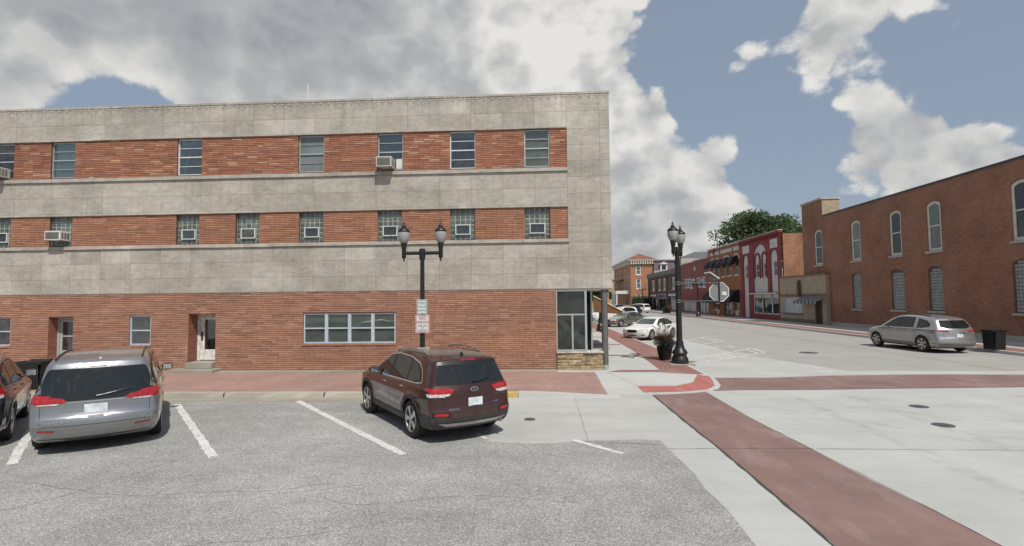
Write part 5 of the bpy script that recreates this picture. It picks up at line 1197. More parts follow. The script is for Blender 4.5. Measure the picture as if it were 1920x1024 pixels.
wv['rearwin'] = [(-.74, 1.1), (.74, 1.1), (.64, 1.55), (-.64, 1.55)]
t, b = car(wv, 'white minivan far down the street before the green hedge', 'minivan', P_white, (18.6, 98.5), 90+35, .06, 'cover', name='minivan')
# ------------------------------------------------------------------ buildings across the main street
def pbox(m, P, u0, u1, v0, v1, d0, d1):
    c = [(u0, v0), (u1, v0), (u1, v1), (u0, v1)]
    return m.add([P(u, v, d0) for u, v in c]+[P(u, v, d1) for u, v in c], [(0, 1, 2, 3), (7, 6, 5, 4), (0, 4, 5, 1), (1, 5, 6, 2), (2, 6, 7, 3), (3, 7, 4, 0)])
def PX(X): return lambda u, v, d: (X+d, u, v)
def PY(Y): return lambda u, v, d: (u, Y+d, v)
def parts(name, par, mat, P, boxes):
    m = MB()
    for b in boxes: pbox(m, P, *b)
    return m.build(name, mat, par)
M['glass_far'] = pmat('far_window_glass', (.028, .032, .036), .06, .3, 1.2, coords='pos', **{'Specular IOR Level': .7})
M['glass_grey'] = pmat('curtained_glass', (.16, .175, .17), .10, .35, 1.2, coords='pos')
M['cream'] = pmat('cream_paint', (.70, .65, .52), .7, .15, 3, coords='pos')
M['white_trim'] = pmat('white_trim', (.64, .63, .60), .7, .15, 3, coords='pos')
M['stone_sill'] = pmat('stone_sill', (.42, .39, .34), .85, .2, 4, coords='pos')
M['wh_brick'] = m_farbrick('warehouse_brick', (.265, .118, .070), (.345, .16, .097), (.22, .135, .095), 'any', .22)
M['coping_blue'] = pmat('dark_blue_flashing', (.035, .038, .075), .5, .2, 3, coords='pos')
M['chimney_tan'] = pmat('chimney_tan', (.36, .28, .19), .9, .2, 2, coords='pos')
M['roofgrey'] = pmat('roof_membrane', (.16, .155, .15), .9, .2, 2, coords='pos')
def window2(par, P, u0, u1, v0, v1, fm, gm, rise=0.0, rec=.14, sill=True, f=.09, two=True, lintel=None):
    """two-light sash set back in an opening; frame, rail and panes are sub-parts"""
    t = empty('window'); t.parent = par; vt = v1-rise
    out = arch(u0, u1, v0, v1, rise) if rise else rect(u0, u1, v0, v1)
    inn = arch(u0+f, u1-f, v0+f, v1-f, max(.02, rise*.85)) if rise else rect(u0+f, u1-f, v0+f, v1-f)
    m = face_mesh(out, [inn], lambda u, v, d: P(u, v, rec+d), .06); m.build('frame', fm, t)
    vm = (v0+v1)/2
    mid = [(vm, v1-f*.6)] if not two else []
    if two:
        parts('rail', t, fm, P, [(u0+f*.8, u1-f*.8, vm-.04, vm+.04, rec-.01, rec+.05)])
        lo = rect(u0+f*.5, u1-f*.5, v0+f*.5, vm); m = MB(); m.add([P(u, v, rec+.05) for u, v in lo], [(0, 1, 2, 3)]); m.build('pane', gm, t)
        hi = arch(u0+f*.5, u1-f*.5, vm, v1-f*.5, max(.02, rise*.85)) if rise else rect(u0+f*.5, u1-f*.5, vm, v1-f*.5); m = MB(); m.add([P(u, v, rec+.035) for u, v in hi], [tuple(range(len(hi)))]); m.build('pane', gm, t)
    else:
        m = MB(); m.add([P(u, v, rec+.05) for u, v in inn], [tuple(range(len(inn)))]); m.build('pane', gm, t)
    if sill: parts('sill', t, M['stone_sill'] if sill is True else sill, P, [(u0-.12, u1+.12, v0-.16, v0-.005, -.09, rec+.02)])
    return t
# ---- brick warehouse
XR = 26.28; P = PX(XR); wh = thing('brick_warehouse', 'long two storey brown brick warehouse with arched windows at the right', 'building')
UP = [(49.0, 50.34), (43.32, 44.6), (38.56, 39.82), (34.86, 36.1), (28.6, 29.85), (23.2, 24.4)]; LO = [(43.5, 44.7), (38.5, 39.9), (34.95, 36.2), (28.7, 30.0), (23.2, 24.4)]
hol = [arch(a, b, 5.68, 8.98, .22) for a, b in UP] + [arch(a, b, 1.68, 4.64, .22) for a, b in LO]
face_mesh(rect(18.5, 52.5, 0, 10.12), hol, P, .3).build('wall', M['wh_brick'], wh)
m = MB(); pbox(m, P, 52.2, 52.5, 0, 10.12, .01, 20); pbox(m, P, 18.5, 18.8, 0, 10.12, .01, 20); m.build('wall', M['wh_brick'], wh)
m = MB(); pbox(m, P, 18.5, 52.5, 9.75, 9.85, .3, 20); m.build('roof', M['roofgrey'], wh)
y = 18.5
while y < 48.7:
    e = min(y+2.6, 48.75); parts('coping', wh, M['coping_blue'], P, [(y, e-.02, 10.12, 10.24, -.06, .35)]); y = e
for i, (a, b) in enumerate(UP): window2(wh, P, a, b, 5.68, 8.98, M['cream'], M['glass_far'] if i % 2 == 0 else M['glass_grey'], .22, .07, f=.17)
M['blocks_far'] = pmat('far_glass_block', (.33, .36, .345), .25, .3, 5, coords='pos')
for (a, b) in LO:
    t = empty('window'); t.parent = wh; out = arch(a, b, 1.68, 4.64, .22)
    m = MB(); m.add([P(u, v, .14) for u, v in out], [tuple(range(len(out)))]); m.build('grout', pmat('dark_grout', (.12, .13, .125), .8), t)
    m = MB(); n = 6; w_ = (b-a-.06)/n; k = 0
    while 1.72+(k+1)*w_ < 4.62:
        for i in range(n):
            if 1.72+(k+1)*w_ > 4.44 and i in (0, n-1): continue
            pbox(m, P, a+.03+i*w_+.018, a+.03+(i+1)*w_-.018, 1.72+k*w_+.018, 1.72+(k+1)*w_-.018, .11, .138)
        k += 1
    tag(m.build('glass_blocks', M['blocks_far'], t), kind='stuff'); parts('sill', t, M['stone_sill'], P, [(a-.12, b+.12, 1.53, 1.675, -.08, .14)])
for (a, b) in UP+LO:                      # brick arch rings over the openings
    v1 = 8.98 if (a, b) in UP else 4.64; out = arch(a-.02, b+.02, v1-1, v1+.03, .23)[2:]; m = MB()
    inn = out; o2 = [(u, v+.26) for u, v in out]
    for i in range(len(inn)-1):
        q = [inn[i], inn[i+1], o2[i+1], o2[i]]; m.add([P(u, v, -.02) for u, v in q]+[P(u, v, .01) for u, v in q], [(0, 1, 2, 3), (0, 1, 5, 4), (2, 3, 7, 6), (1, 2, 6, 5), (3, 0, 4, 7)])
    m.build('arch_ring', M['wh_brick'], wh)
ch = empty('chimney'); ch.parent = wh
m = MB(); m.box(XR-.01, XR+1.6, 48.86, 52.45, 9.9, 11.72); m.build('stack', M['wh_brick'], ch); m = MB(); m.box(XR+.02, XR+1.58, 48.82, 48.858, 10.13, 11.70); m.build('tan_face', M['chimney_tan'], ch)  # brick stack with a plain tan sheet on its near side only
m = MB(); m.box(XR-.1, XR+1.7, 48.75, 52.55, 11.722, 11.9); m.build('cap', M['stone_sill'], ch)
parts('base_course', wh, M['stone_sill'], P, [(18.5, 48.3, 0.1, .42, -.05, .02)])
# faded painted sign on the brick
# ---- low beige shop
P = PX(25.92); bg_ = thing('beige_shop', 'low beige stucco shop with striped door awning between red shop and warehouse', 'building')
M['beige'] = pmat('beige_stucco', (.40, .33, .24), .9, .12, 1.2, coords='pos'); M['beige_dark'] = pmat('brown_band', (.19, .145, .105), .9, .15, 1.2, coords='pos')
face_mesh(rect(48.0, 57.0, 0, 4.72), [rect(52.4, 56.2, 1.08, 2.62), rect(48.75, 50.1, .15, 2.3)], P, .3).build('wall', M['beige'], bg_)
parts('band', bg_, M['beige_dark'], P, [(48.0, 57.0, 2.72, 2.98, -.03, .01), (50.2, 57.0, .12, .52, -.025, .01)])
m = MB(); pbox(m, P, 48.0, 57.0, 4.3, 4.4, .3, 9); m.build('roof', M['roofgrey'], bg_); parts('coping', bg_, M['beige_dark'], P, [(47.95, 57.02, 4.72, 4.84, -.08, .3)])
m = MB(); pbox(m, P, 48.0, 48.2, 0, 4.7, .01, .34); m.build('wall', M['beige'], bg_)
window2(bg_, P, 52.4, 56.2, 1.08, 2.62, M['white_trim'], M['glass_shopwhite'] if 'glass_shopwhite' in M else pmat('whitened_glass', (.42, .46, .47), .2, .2, 1.5, coords='pos'), 0, .05, sill=M['beige_dark'], f=.06, two=False)
t = empty('door'); t.parent = bg_; parts('leaf', t, pmat('brown_door', (.05, .04, .03), .6), P, [(48.8, 50.05, .16, 2.28, .22, .28)]); parts('door_frame', t, M['beige_dark'], P, [(48.75, 48.85, .15, 2.3, .1, .22), (50.0, 50.1, .15, 2.3, .1, .22)])
parts('vent_pipe', bg_, pmat('rusty_pipe', (.13, .08, .055), .8, .3, 6), P, [(52.45, 52.8, 2.7, 4.2, -.28, -.031), (52.5, 52.75, 4.2, 4.35, -.2, -.05)])
t = thing('striped_awning', 'small dark grey and white striped awning over the beige shop door', 'awning')
for i in range(12):
    a = 48.2+i*.345; m = MB(); q = [(a, 2.66, -.02), (a+.34, 2.66, -.02), (a+.34, 2.28, -.85), (a, 2.28, -.85), (a, 2.05, -.87), (a+.34, 2.05, -.87)]
    m.add([P(*p) for p in q], [(0, 1, 2, 3), (3, 2, 5, 4)]); m.build('stripe', pmat('awning_dark', (.06, .065, .07), .8) if i % 2 else pmat('awning_grey', (.30, .31, .31), .8), t)
# ---- red and white shop
P = PX(26.25); rw = thing('red_white_shop', 'two storey red painted shop with white arched panels and display windows', 'building')
M['redpaint'] = pmat('red_painted_brick', (.24, .042, .042), .8, .15, 1.5, bump=.3, bscale=18, coords='pos'); M['wpaint'] = pmat('white_painted_panel', (.60, .585, .55), .8, .1, 1.5, coords='pos')
bays = [arch(66.05, 67.55, .2, 8.08, .7), arch(60.6, 64.5, 3.2, 9.0, 1.5, 16), arch(58.05, 59.75, 3.2, 8.03, .8), rect(58.0, 64.85, .7, 3.05)]
face_mesh(rect(57.0, 68.4, 0, 9.95), bays, P, .18).build('wall', M['redpaint'], rw)
for bb, hs in ((bays[0], [rect(65.95+.3, 66.85+.2, 5.13, 6.8)]), (bays[1], [rect(62.85, 63.85, 5.09, 6.75), rect(60.9, 61.75, 5.09, 6.72)]), (bays[2], [rect(58.25, 59.2, 5.06, 6.72)])):
    face_mesh(bb, hs, lambda u, v, d: P(u, v, .12+d), .1).build('panel', M['wpaint'], rw)
for (a, b) in ((66.25, 67.05), (62.85, 63.85), (60.9, 61.75), (58.25, 59.2)): window2(rw, PX(26.37), a, b, 5.09, 6.72, M['white_trim'], M['glass_far'], 0, .03, sill=M['wpaint'], f=.08)
for (a, b) in ((62.55, 64.15), (60.72, 62.1)):
    o1 = arch(a, b, 5.0, 8.05, .75, 12); i1 = arch(a+.16, b-.16, 5.0, 7.87, .6, 12); m = MB()
    for i in range(2, len(o1)-1):
        q = [o1[i], o1[i+1], i1[i+1], i1[i]]; m.add([P(u, v, -.02) for u, v in q]+[P(u, v, .121) for u, v in q], [(0, 1, 2, 3), (0, 1, 5, 4), (2, 3, 7, 6)])
    pbox(m, P, a, a+.16, 4.95, 7.3, -.02, .121); pbox(m, P, b-.16, b, 4.95, 7.3, -.02, .121); m.build('arch_moulding', M['redpaint'], rw)
for (a, b, c, d) in ((65.5, 67.55, 8.25, 9.2), (57.85, 59.65, 8.2, 9.2)): parts('parapet_panel', rw, M['wpaint'], P, [(a, b, c, d, -.04, .01)])
y = 57.1
while y < 68.3: parts('dentil', rw, M['redpaint'], P, [(y, y+.16, 9.4, 9.72, -.12, .01)]); y += .36
parts('cornice', rw, M['redpaint'], P, [(57.0, 68.4, 9.73, 9.98, -.2, .2)]); parts('coping', rw, M['wpaint'], P, [(57.0, 68.4, 9.985, 10.05, -.24, .25)])
m = MB(); pbox(m, P, 57.0, 57.3, 0, 9.6, .2, 4.0); pbox(m, P, 57.0, 57.3, 0, 7.6, 4.0, 20); m.build('wall', m_farbrick('orange_side_brick', (.30, .135, .075), (.40, .20, .11), (.20, .12, .08), 'y', .35), rw)
m = MB(); pbox(m, P, 57.3, 68.3, 7.4, 7.5, .3, 20); m.build('roof', M['roofgrey'], rw)
t = empty('display_window'); t.parent = rw
parts('frame', t, M['white_trim'], P, [(58.0, 58.12, .75, 3.05, .1, .2), (59.75, 59.95, .75, 3.05, .1, .2), (62.3, 62.45, .75, 3.05, .1, .2), (64.7, 64.85, .75, 3.05, .1, .2), (58.12, 64.7, 2.62, 3.05, .1, .2), (58.12, 64.7, .75, .85, .1, .2)])
for a, b in ((58.12, 59.75), (59.95, 62.3), (62.45, 64.7)): parts('pane', t, M['glass_shop'], P, [(a, b, .85, 2.62, .14, .15)])
parts('backdrop', t, M['interior'], P, [(58.0, 64.85, .3, 3.0, 1.6, 1.7)]); parts('display_floor', t, M['cream'], P, [(58.0, 64.85, .7, .78, .2, 1.6)])
for k in range(9):
    a = 58.4+k*.7+random.uniform(-.15, .15); parts('display_item', t, pmat('goods_%d' % (k % 4), [(.5, .48, .45), (.4, .1, .08), (.12, .2, .16), (.2, .22, .3)][k % 4], .7), P, [(a, a+.35, .785, .785+random.uniform(.25, .8), .5, .8)])
parts('canopy', rw, M['wpaint'], P, [(57.9, 65.4, 3.06, 3.2, -.6, .1)]); t = empty('door'); t.parent = rw
parts('leaf', t, M['wpaint'], P, [(66.15, 67.3, .2, 2.4, .08, .118)]); parts('door_frame', t, M['white_trim'], P, [(66.08, 66.15, .2, 2.5, .05, .115), (67.3, 67.4, .2, 2.5, .05, .115)])
# ---- orange brick shop with black awnings
P = PX(26.30); ob = thing('orange_brick_shop', 'orange brick shop with arched upper windows under rows of black awnings', 'building')
M['obrick'] = m_farbrick('orange_brick', (.34, .125, .058), (.42, .165, .08), (.2, .1, .06), 'x', .12)
UW = [(78.5, 79.9), (76.5, 77.8), (74.0, 75.4), (71.7, 73.05), (69.2, 70.55)]; LW = [(76.6, 79.4), (71.6, 75.0), (69.4, 70.8)]
face_mesh(rect(68.4, 81.4, 0, 9.95), [rect(a, b, 5.75, 7.6) for a, b in UW]+[rect(76.7, 79.4, .9, 2.3), rect(71.7, 75.0, .15, 2.3), rect(69.4, 70.8, .9, 2.3)], P, .25).build('wall', M['obrick'], ob)
for a, b in UW: window2(ob, P, a, b, 5.75, 7.6, M['cream'], M['glass_far'], 0, .1, sill=M['cream'], f=.1)
for a, b in ((76.7, 79.4), (69.4, 70.8)): window2(ob, P, a, b, .9, 2.3, M['cream'], M['glass_far'], 0, .1, sill=M['cream'], f=.1, two=False)
parts('window_box', ob, M['cream'], P, [(77.0, 78.0, .3, .8, -.03, .01), (69.6, 70.6, .3, .8, -.03, .01)])
t = empty('door'); t.parent = ob; parts('leaf', t, M['trim'], P, [(71.75, 73.2, .15, 2.28, .15, .2), (73.5, 74.95, .15, 2.28, .15, .2)]); parts('pane', t, M['glass_far'], P, [(71.9, 73.05, .4, 2.1, .13, .149), (73.65, 74.8, .4, 2.1, .13, .149)])
for (a, b) in ((79.0, 80.1), (76.4, 78.1), (71.4, 75.7), (69.0, 70.8)): parts('parapet_panel', ob, M['wpaint'], P, [(a, b, 9.0, 9.5, -.03, .01)])
parts('coping', ob, M['wpaint'], P, [(68.4, 81.4, 9.952, 10.12, -.15, .3)]); m = MB(); pbox(m, P, 68.4, 81.4, 9.2, 9.3, .3, 18); m.build('roof', M['roofgrey'], ob)
for (a, b) in ((78.3, 80.1), (76.3, 78.0), (71.4, 75.8), (68.9, 70.9)):
    o1 = arch(a-.15, b+.15, 7.6, 8.62, .8, 12)[2:]; i1 = arch(a+.08, b-.08, 7.6, 8.42, .7, 12)[2:]; m = MB()
    for i in range(len(o1)-1):
        q = [o1[i], o1[i+1], i1[i+1], i1[i]]; m.add([P(u, v, -.07) for u, v in q]+[P(u, v, .01) for u, v in q], [(0, 1, 2, 3), (0, 1, 5, 4), (2, 3, 7, 6)])
    m.build('hood_moulding', M['cream'], ob)
M['awn_blk'] = pmat('black_canvas', (.014, .010, .018), .85, .2, 3, coords='pos')
def awning(lab, a, b, z0, z1, out, P, round_=True):
    t = thing('black_awning', lab, 'awning', group='black awnings on the orange shop'); m = MB(); n = 6; ring = []
    for i in range(n+1):
        k = i/n*math.pi/2; dd = -out*math.sin(k) if round_ else -out*i/n; zz = z0+(z1-z0)*(math.cos(k) if round_ else 1-i/n); ring.append((zz, dd))
    ring = ring if round_ else ring
    for (za, da), (zb, db) in zip(ring, ring[1:]): m.add([P(a, za, da-.03), P(b, za, da-.03), P(b, zb, db-.03), P(a, zb, db-.03)], [(0, 1, 2, 3)])
    m.build('canopy', M['awn_blk'], t)
    for u in (a, b):
        m = MB(); q = [P(u, z0, -.03)]+[P(u, zz, dd-.03) for zz, dd in ring]; m.add(q, [tuple(range(len(q)))]); m.build('end_panel', M['awn_blk'], t)
    m = MB(); pbox(m, P, a, b, z0-.18, z0, -out-.035, -out-.03); m.build('valance', M['awn_blk'], t)
for i, (a, b) in enumerate(UW): awning('black window awning on the orange shop upper floor, %s from its red neighbour' % ['fifth', 'fourth', 'third', 'second', 'first'][i], a-.12, b+.12, 7.2, 8.25, 1.1, P)
for lab, a, b in (('left black shopfront awning on the orange shop', 76.4, 80.6), ('middle black shopfront awning over the orange shop entrance', 71.5, 75.3), ('right black shopfront awning beside the red pilaster', 69.1, 71.0)): awning(lab, a, b, 2.15, 3.7, 1.3, P)
# ---- dull red shop
P = PX(26.30); rs = thing('red_brick_shop', 'plain red painted brick shop with two white window groups, behind the stop sign arms', 'building')
M['rbrick'] = m_farbrick('dull_red_brick', (.25, .08, .062), (.31, .108, .084), (.16, .07, .055), 'x', .18)
face_mesh([(81.4, 0), (97, 0), (97, 8.75), (81.4, 9.0)], [rect(89.6, 95.0, 4.44, 6.1), rect(82.7, 87.6, 4.4, 6.05), rect(88.2, 95.6, .35, 2.3), rect(81.7, 86.5, .15, 2.2)], P, .2).build('wall', M['rbrick'], rs)
parts('coping', rs, M['wpaint'], P, [(81.4, 89, 8.92, 9.1, -.12, .3), (89, 97, 8.80, 8.96, -.12, .3)]); m = MB(); pbox(m, P, 81.4, 97, 8, 8.1, .3, 18); m.build('roof', M['roofgrey'], rs)
parts('painted_base', rs, M['redpaint'], P, [(81.4, 97, 2.3, 3.6, -.03, .01)])
for (a, b, c, d) in ((89.6, 95.0, 4.44, 6.1), (82.7, 87.6, 4.4, 6.05)):
    w_ = (b-a)/4
    for k in range(4): window2(rs, P, a+k*w_, a+(k+1)*w_, c, d, M['white_trim'], M['glass_far'], 0, .06, sill=(k == 0 and M['white_trim'] or False), f=.16)
parts('vent', rs, M['white_trim'], P, [(88.0, 88.7, 7.3, 7.98, -.04, .01)])
t = empty('shop_window'); t.parent = rs; parts('pane', t, M['glass_grey'], P, [(88.3, 91.8, .4, 2.25, .08, .1), (91.95, 95.5, .4, 2.25, .08, .1)]); parts('frame', t, M['alu'], P, [(91.8, 91.95, .35, 2.3, .06, .12), (88.2, 88.3, .35, 2.3, .06, .12), (95.5, 95.6, .35, 2.3, .06, .12)])
t = empty('door'); t.parent = rs; parts('leaf', t, M['glass_far'], P, [(81.8, 83.6, .15, 2.2, .12, .15), (84.0, 86.4, .15, 2.2, .12, .15)]); parts('door_frame', t, M['white_trim'], P, [(83.6, 84.0, .15, 2.2, .05, .15), (81.7, 81.8, .15, 2.2, .05, .15)])
# ---- dark brown shop row
br = thing('brown_brick_shops', 'dark brown two storey brick shop row with tall narrow windows', 'building')
M['brbrick'] = m_farbrick('dark_brown_brick', (.105, .065, .046), (.14, .086, .06), (.07, .05, .04), 'x', .12)
WB = [(119.0, 121.4), (113.2, 115.1), (108.7, 110.6), (101.5, 103.4)]
face_mesh(rect(97, 126, 0, 8.35), [rect(a, b, 4.45, 6.85) for a, b in WB]+[rect(117.6, 123.2, .2, 3.05), rect(108.8, 114.2, .15, 2.5), rect(98.0, 106.2, .3, 3.05)], P, .25).build('wall', M['brbrick'], br)
for a, b in WB: window2(br, P, a, b, 4.45, 6.85, M['cream'], M['glass_grey'], 0, .08, sill=M['cream'], f=.30, two=False)
for (a, b, c, d) in ((117.6, 123.2, .2, 3.05), (108.8, 114.2, .15, 2.5), (98.0, 106.2, .3, 3.05)): parts('shop_window', br, M['glass_far'], P, [(a, b, c, d, .15, .2)])
parts('sign_band', br, M['wpaint'], P, [(117.4, 123.4, 3.15, 3.55, -.06, .01), (98.0, 106.4, 3.15, 3.55, -.06, .01)])
sg = empty('shop_sign'); sg.parent = br; parts('board', sg, pmat('lilac_sign', (.30, .27, .36), .7), P, [(108.4, 115.7, 2.62, 3.6, -.10, .01)]); parts('panel', sg, pmat('dark_sign', (.06, .055, .10), .7), P, [(109.0, 115.1, 2.8, 3.4, -.12, -.101)])
for k in range(4): parts('pilaster', br, M['brbrick'], P, [((97.2, 107.2, 116.2, 124.4)[k], (97.2, 107.2, 116.2, 124.4)[k]+.6, 0, 7.4, -.12, .01)])
parts('coping', br, M['roofgrey'], P, [(97, 126, 7.45, 8.42, -.25, .1)]); m = MB(); pbox(m, P, 97, 126, 7.4, 7.5, .3, 18); pbox(m, P, 125.7, 126, 0, 8.3, .26, 18); m.build('roof', M['roofgrey'], br)
fl = thing('hanging_flag', 'small red and white flag hanging at the brown shop entrance', 'flag'); parts('cloth', fl, pmat('flag_cloth', (.42, .20, .22), .8, .5, 5), P, [(113.2, 114.4, 1.2, 2.5, -.75, -.72)]); parts('pole', fl, M['white_frame'], P, [(114.4, 114.46, 2.0, 3.0, -.78, -.7)])
# ---- orange brick hotel at the end with hipped roof
ht = thing('orange_brick_hotel', 'three storey orange brick block with bracketed cornice and low hipped roof', 'building')
M['hbrick'] = m_farbrick('hotel_brick', (.36, .165, .085), (.43, .21, .115), (.3, .16, .1), 'any', .1)
X0, X1, Y0, Y1, ZT = 22.9, 28.4, 130.0, 158.0, 11.6
PF = PY(Y0); PS = PX(X0)
wf = [(24.2, 25.5, z0, z0+z_) for z0, z_ in ((8.6, 2.2), (5.1, 2.6), (1.4, 2.4))]
face_mesh(rect(X0, X1, 0, ZT), [rect(*w) for w in wf], PF, .25).build('wall', M['hbrick'], ht)
wsd = [(a, a+1.5, z0, z0+z_) for a in (133, 139, 146, 153) for z0, z_ in ((8.4, 2.2), (5.0, 2.5))]
face_mesh(rect(Y0, Y1, 0, ZT), [rect(*w) for w in wsd], PS, .25).build('wall', M['hbrick'], ht)
for w in wf: window2(ht, PF, *w, M['white_trim'], M['glass_grey'], 0, .1, sill=M['white_trim'], f=.22)
for w in wsd: window2(ht, PS, *w, M['white_trim'], M['glass_grey'], 0, .1, sill=M['white_trim'], f=.2)
m = MB(); m.box(X0+.3, X1, Y1-.3, Y1, 0, ZT); m.box(X1-.3, X1, Y0+.3, Y1-.3, 0, ZT); m.build('wall', M['hbrick'], ht)
m = MB(); m.box(X0-.7, X1+.7, Y0-.7, Y1+.7, ZT+.5, ZT+.9); m.box(X0-.3, X1+.3, Y0-.3, Y1+.3, ZT-.35, ZT+.49); m.build('cornice', M['stone_sill'], ht)
for k in range(10): parts('bracket', ht, M['cream'], PF, [(X0+.05+k*.58, X0+.25+k*.58, ZT-.3, ZT+.48, -.62, -.31)])
for k in range(16): parts('bracket', ht, M['cream'], PS, [(Y0+.5+k*1.7, Y0+.8+k*1.7, ZT-.3, ZT+.48, -.62, -.31)])
m = MB(); e = .75; z = ZT+.9; xm = (X0+X1)/2
m.add([(X0-e, Y0-e, z), (X1+e, Y0-e, z), (X1+e, Y1+e, z), (X0-e, Y1+e, z), (xm, Y0+3.4, z+1.7), (xm, Y1-3.4, z+1.7)], [(0, 1, 4), (1, 2, 5, 4), (2, 3, 5), (3, 0, 4, 5)]); m.build('roof', pmat('red_roof', (.20, .085, .055), .9, .2, 1, coords='pos'), ht)
pc = empty('porch'); pc.parent = ht
m = MB(); m.box(19.4, 22.85, 131.5, 139, 3.9, 4.7); m.build('porch_roof', M['white_trim'], pc)
for (x, y) in ((19.6, 131.8), (19.6, 138.7), (19.6, 135.2)): m = MB(); m.tube([(x, y, .1), (x, y, 3.9)], .2, 10); m.build('porch_post', M['white_trim'], pc)
parts('porch_door', pc, pmat('dark_door', (.05, .03, .025), .7), PS, [(134.2, 136, .15, 3.0, -.04, .01)])
fe = empty('fire_escape'); fe.parent = ht; parts('landing', fe, M['black_iron'], PS, [(140, 150, 4.3, 4.42, -1.1, -.02), (140, 150, 7.6, 7.72, -1.1, -.02), (140, 150, 5.2, 5.26, -1.1, -1.05)])
m = MB(); m.tube([(22.2, 141, 4.4), (22.2, 149, 7.6)], .12, 6); m.build('ladder', M['black_iron'], fe)
# mansard house and grey roofed block seen over the brown shops
mh = thing('mansard_house', 'house with purple grey mansard roof and a dormer above the brown shops', 'building')
P2 = PY(129.0); m = MB(); m.box(28.45, 34, 129.0, 140, 0, 8.6); m.build('wall', M['hbrick'], mh)
m = MB(); m.box(28.42, 34.4, 128.5, 140, 8.6, 9.5); m.build('cornice', M['stone_sill'], mh)
m = MB(); m.add([(28.45, 128.9, 9.5), (34, 128.9, 9.5), (34, 140, 9.5), (28.45, 140, 9.5), (28.7, 129.7, 11.9), (33.5, 129.7, 11.9), (33.5, 139, 11.9), (28.7, 139, 11.9)], [(0, 1, 5, 4), (1, 2, 6, 5), (2, 3, 7, 6), (3, 0, 4, 7), (4, 5, 6, 7)]); m.build('roof', pmat('purple_slate', (.12, .085, .11), .8, .2, 2, coords='pos'), mh)
m = MB(); m.box(28.5, 33.8, 129.4, 139.3, 11.92, 12.3); m.build('upper_cornice', M['roofgrey'], mh)
dr = empty('dormer'); dr.parent = mh; m = MB(); m.box(30.0, 31.7, 128.7, 130.5, 9.55, 11.1); m.build('dormer_wall', M['white_trim'], dr); m = MB(); m.add([(29.8, 128.5, 11.1), (31.9, 128.5, 11.1), (30.85, 128.5, 11.7), (29.8, 130.8, 11.1), (31.9, 130.8, 11.1), (30.85, 130.8, 11.7)], [(0, 1, 2), (0, 2, 5, 3), (1, 4, 5, 2)]); m.build('dormer_roof', M['cream'], dr); parts('dormer_pane', dr, M['glass_far'], PY(128.7), [(30.35, 31.35, 9.75, 10.95, -.05, .01)])
gb_ = thing('grey_roofed_block', 'brick block with pale cornice and grey hipped roof behind the lamp post', 'building')
m = MB(); m.box(34.6, 48, 126, 140, 0, 10.6); m.build('wall', M['hbrick'], gb_); m = MB(); m.box(34.2, 48.4, 125.4, 140, 10.6, 12.2); m.build('cornice', M['stone_sill'], gb_)
m = MB(); m.add([(34.2, 125.4, 12.2), (48.4, 125.4, 12.2), (48.4, 140, 12.2), (34.2, 140, 12.2), (39, 131, 14.2), (44, 131, 14.2)], [(0, 1, 5, 4), (1, 2, 5), (2, 3, 4, 5), (3, 0, 4)]); m.build('roof', pmat('slate_roof', (.10, .105, .115), .8, .2, 1, coords='pos'), gb_)
tb_ = thing('tan_building', 'tan building far down the street behind the hotel porch', 'building')
m = MB(); m.box(17, 27, 172, 184, 0, 9.0); m.build('wall', pmat('tan_wall', (.40, .27, .15), .9, .12, .5, coords='pos'), tb_); parts('cornice', tb_, M['stone_sill'], PY(172), [(16.7, 27.3, 9.0, 9.5, -.4, .5)])
for k in range(3): parts('window', tb_, M['glass_far'], PY(172), [(18.2+k*2.4, 19.3+k*2.4, 2.5, 5, -.03, .05)])
# buildings continuing along the near side, beyond the corner building
nb = thing('brick_side_building', 'plain brick building continuing the near side of the street behind the corner building', 'building')
m = MB(); m.box(-20, 2.5, 34.3, 95, 0, 8.2); m.build('wall', M['wh_brick'], nb); m = MB(); m.box(-20, 2.7, 34.2, 95.2, 8.2, 8.5); m.build('coping', M['stone_sill'], nb)
for k in range(9): parts('window', nb, M['glass_far'], PX(2.5), [(37+k*6, 38.6+k*6, 4.6, 6.8, -.03, .02)])
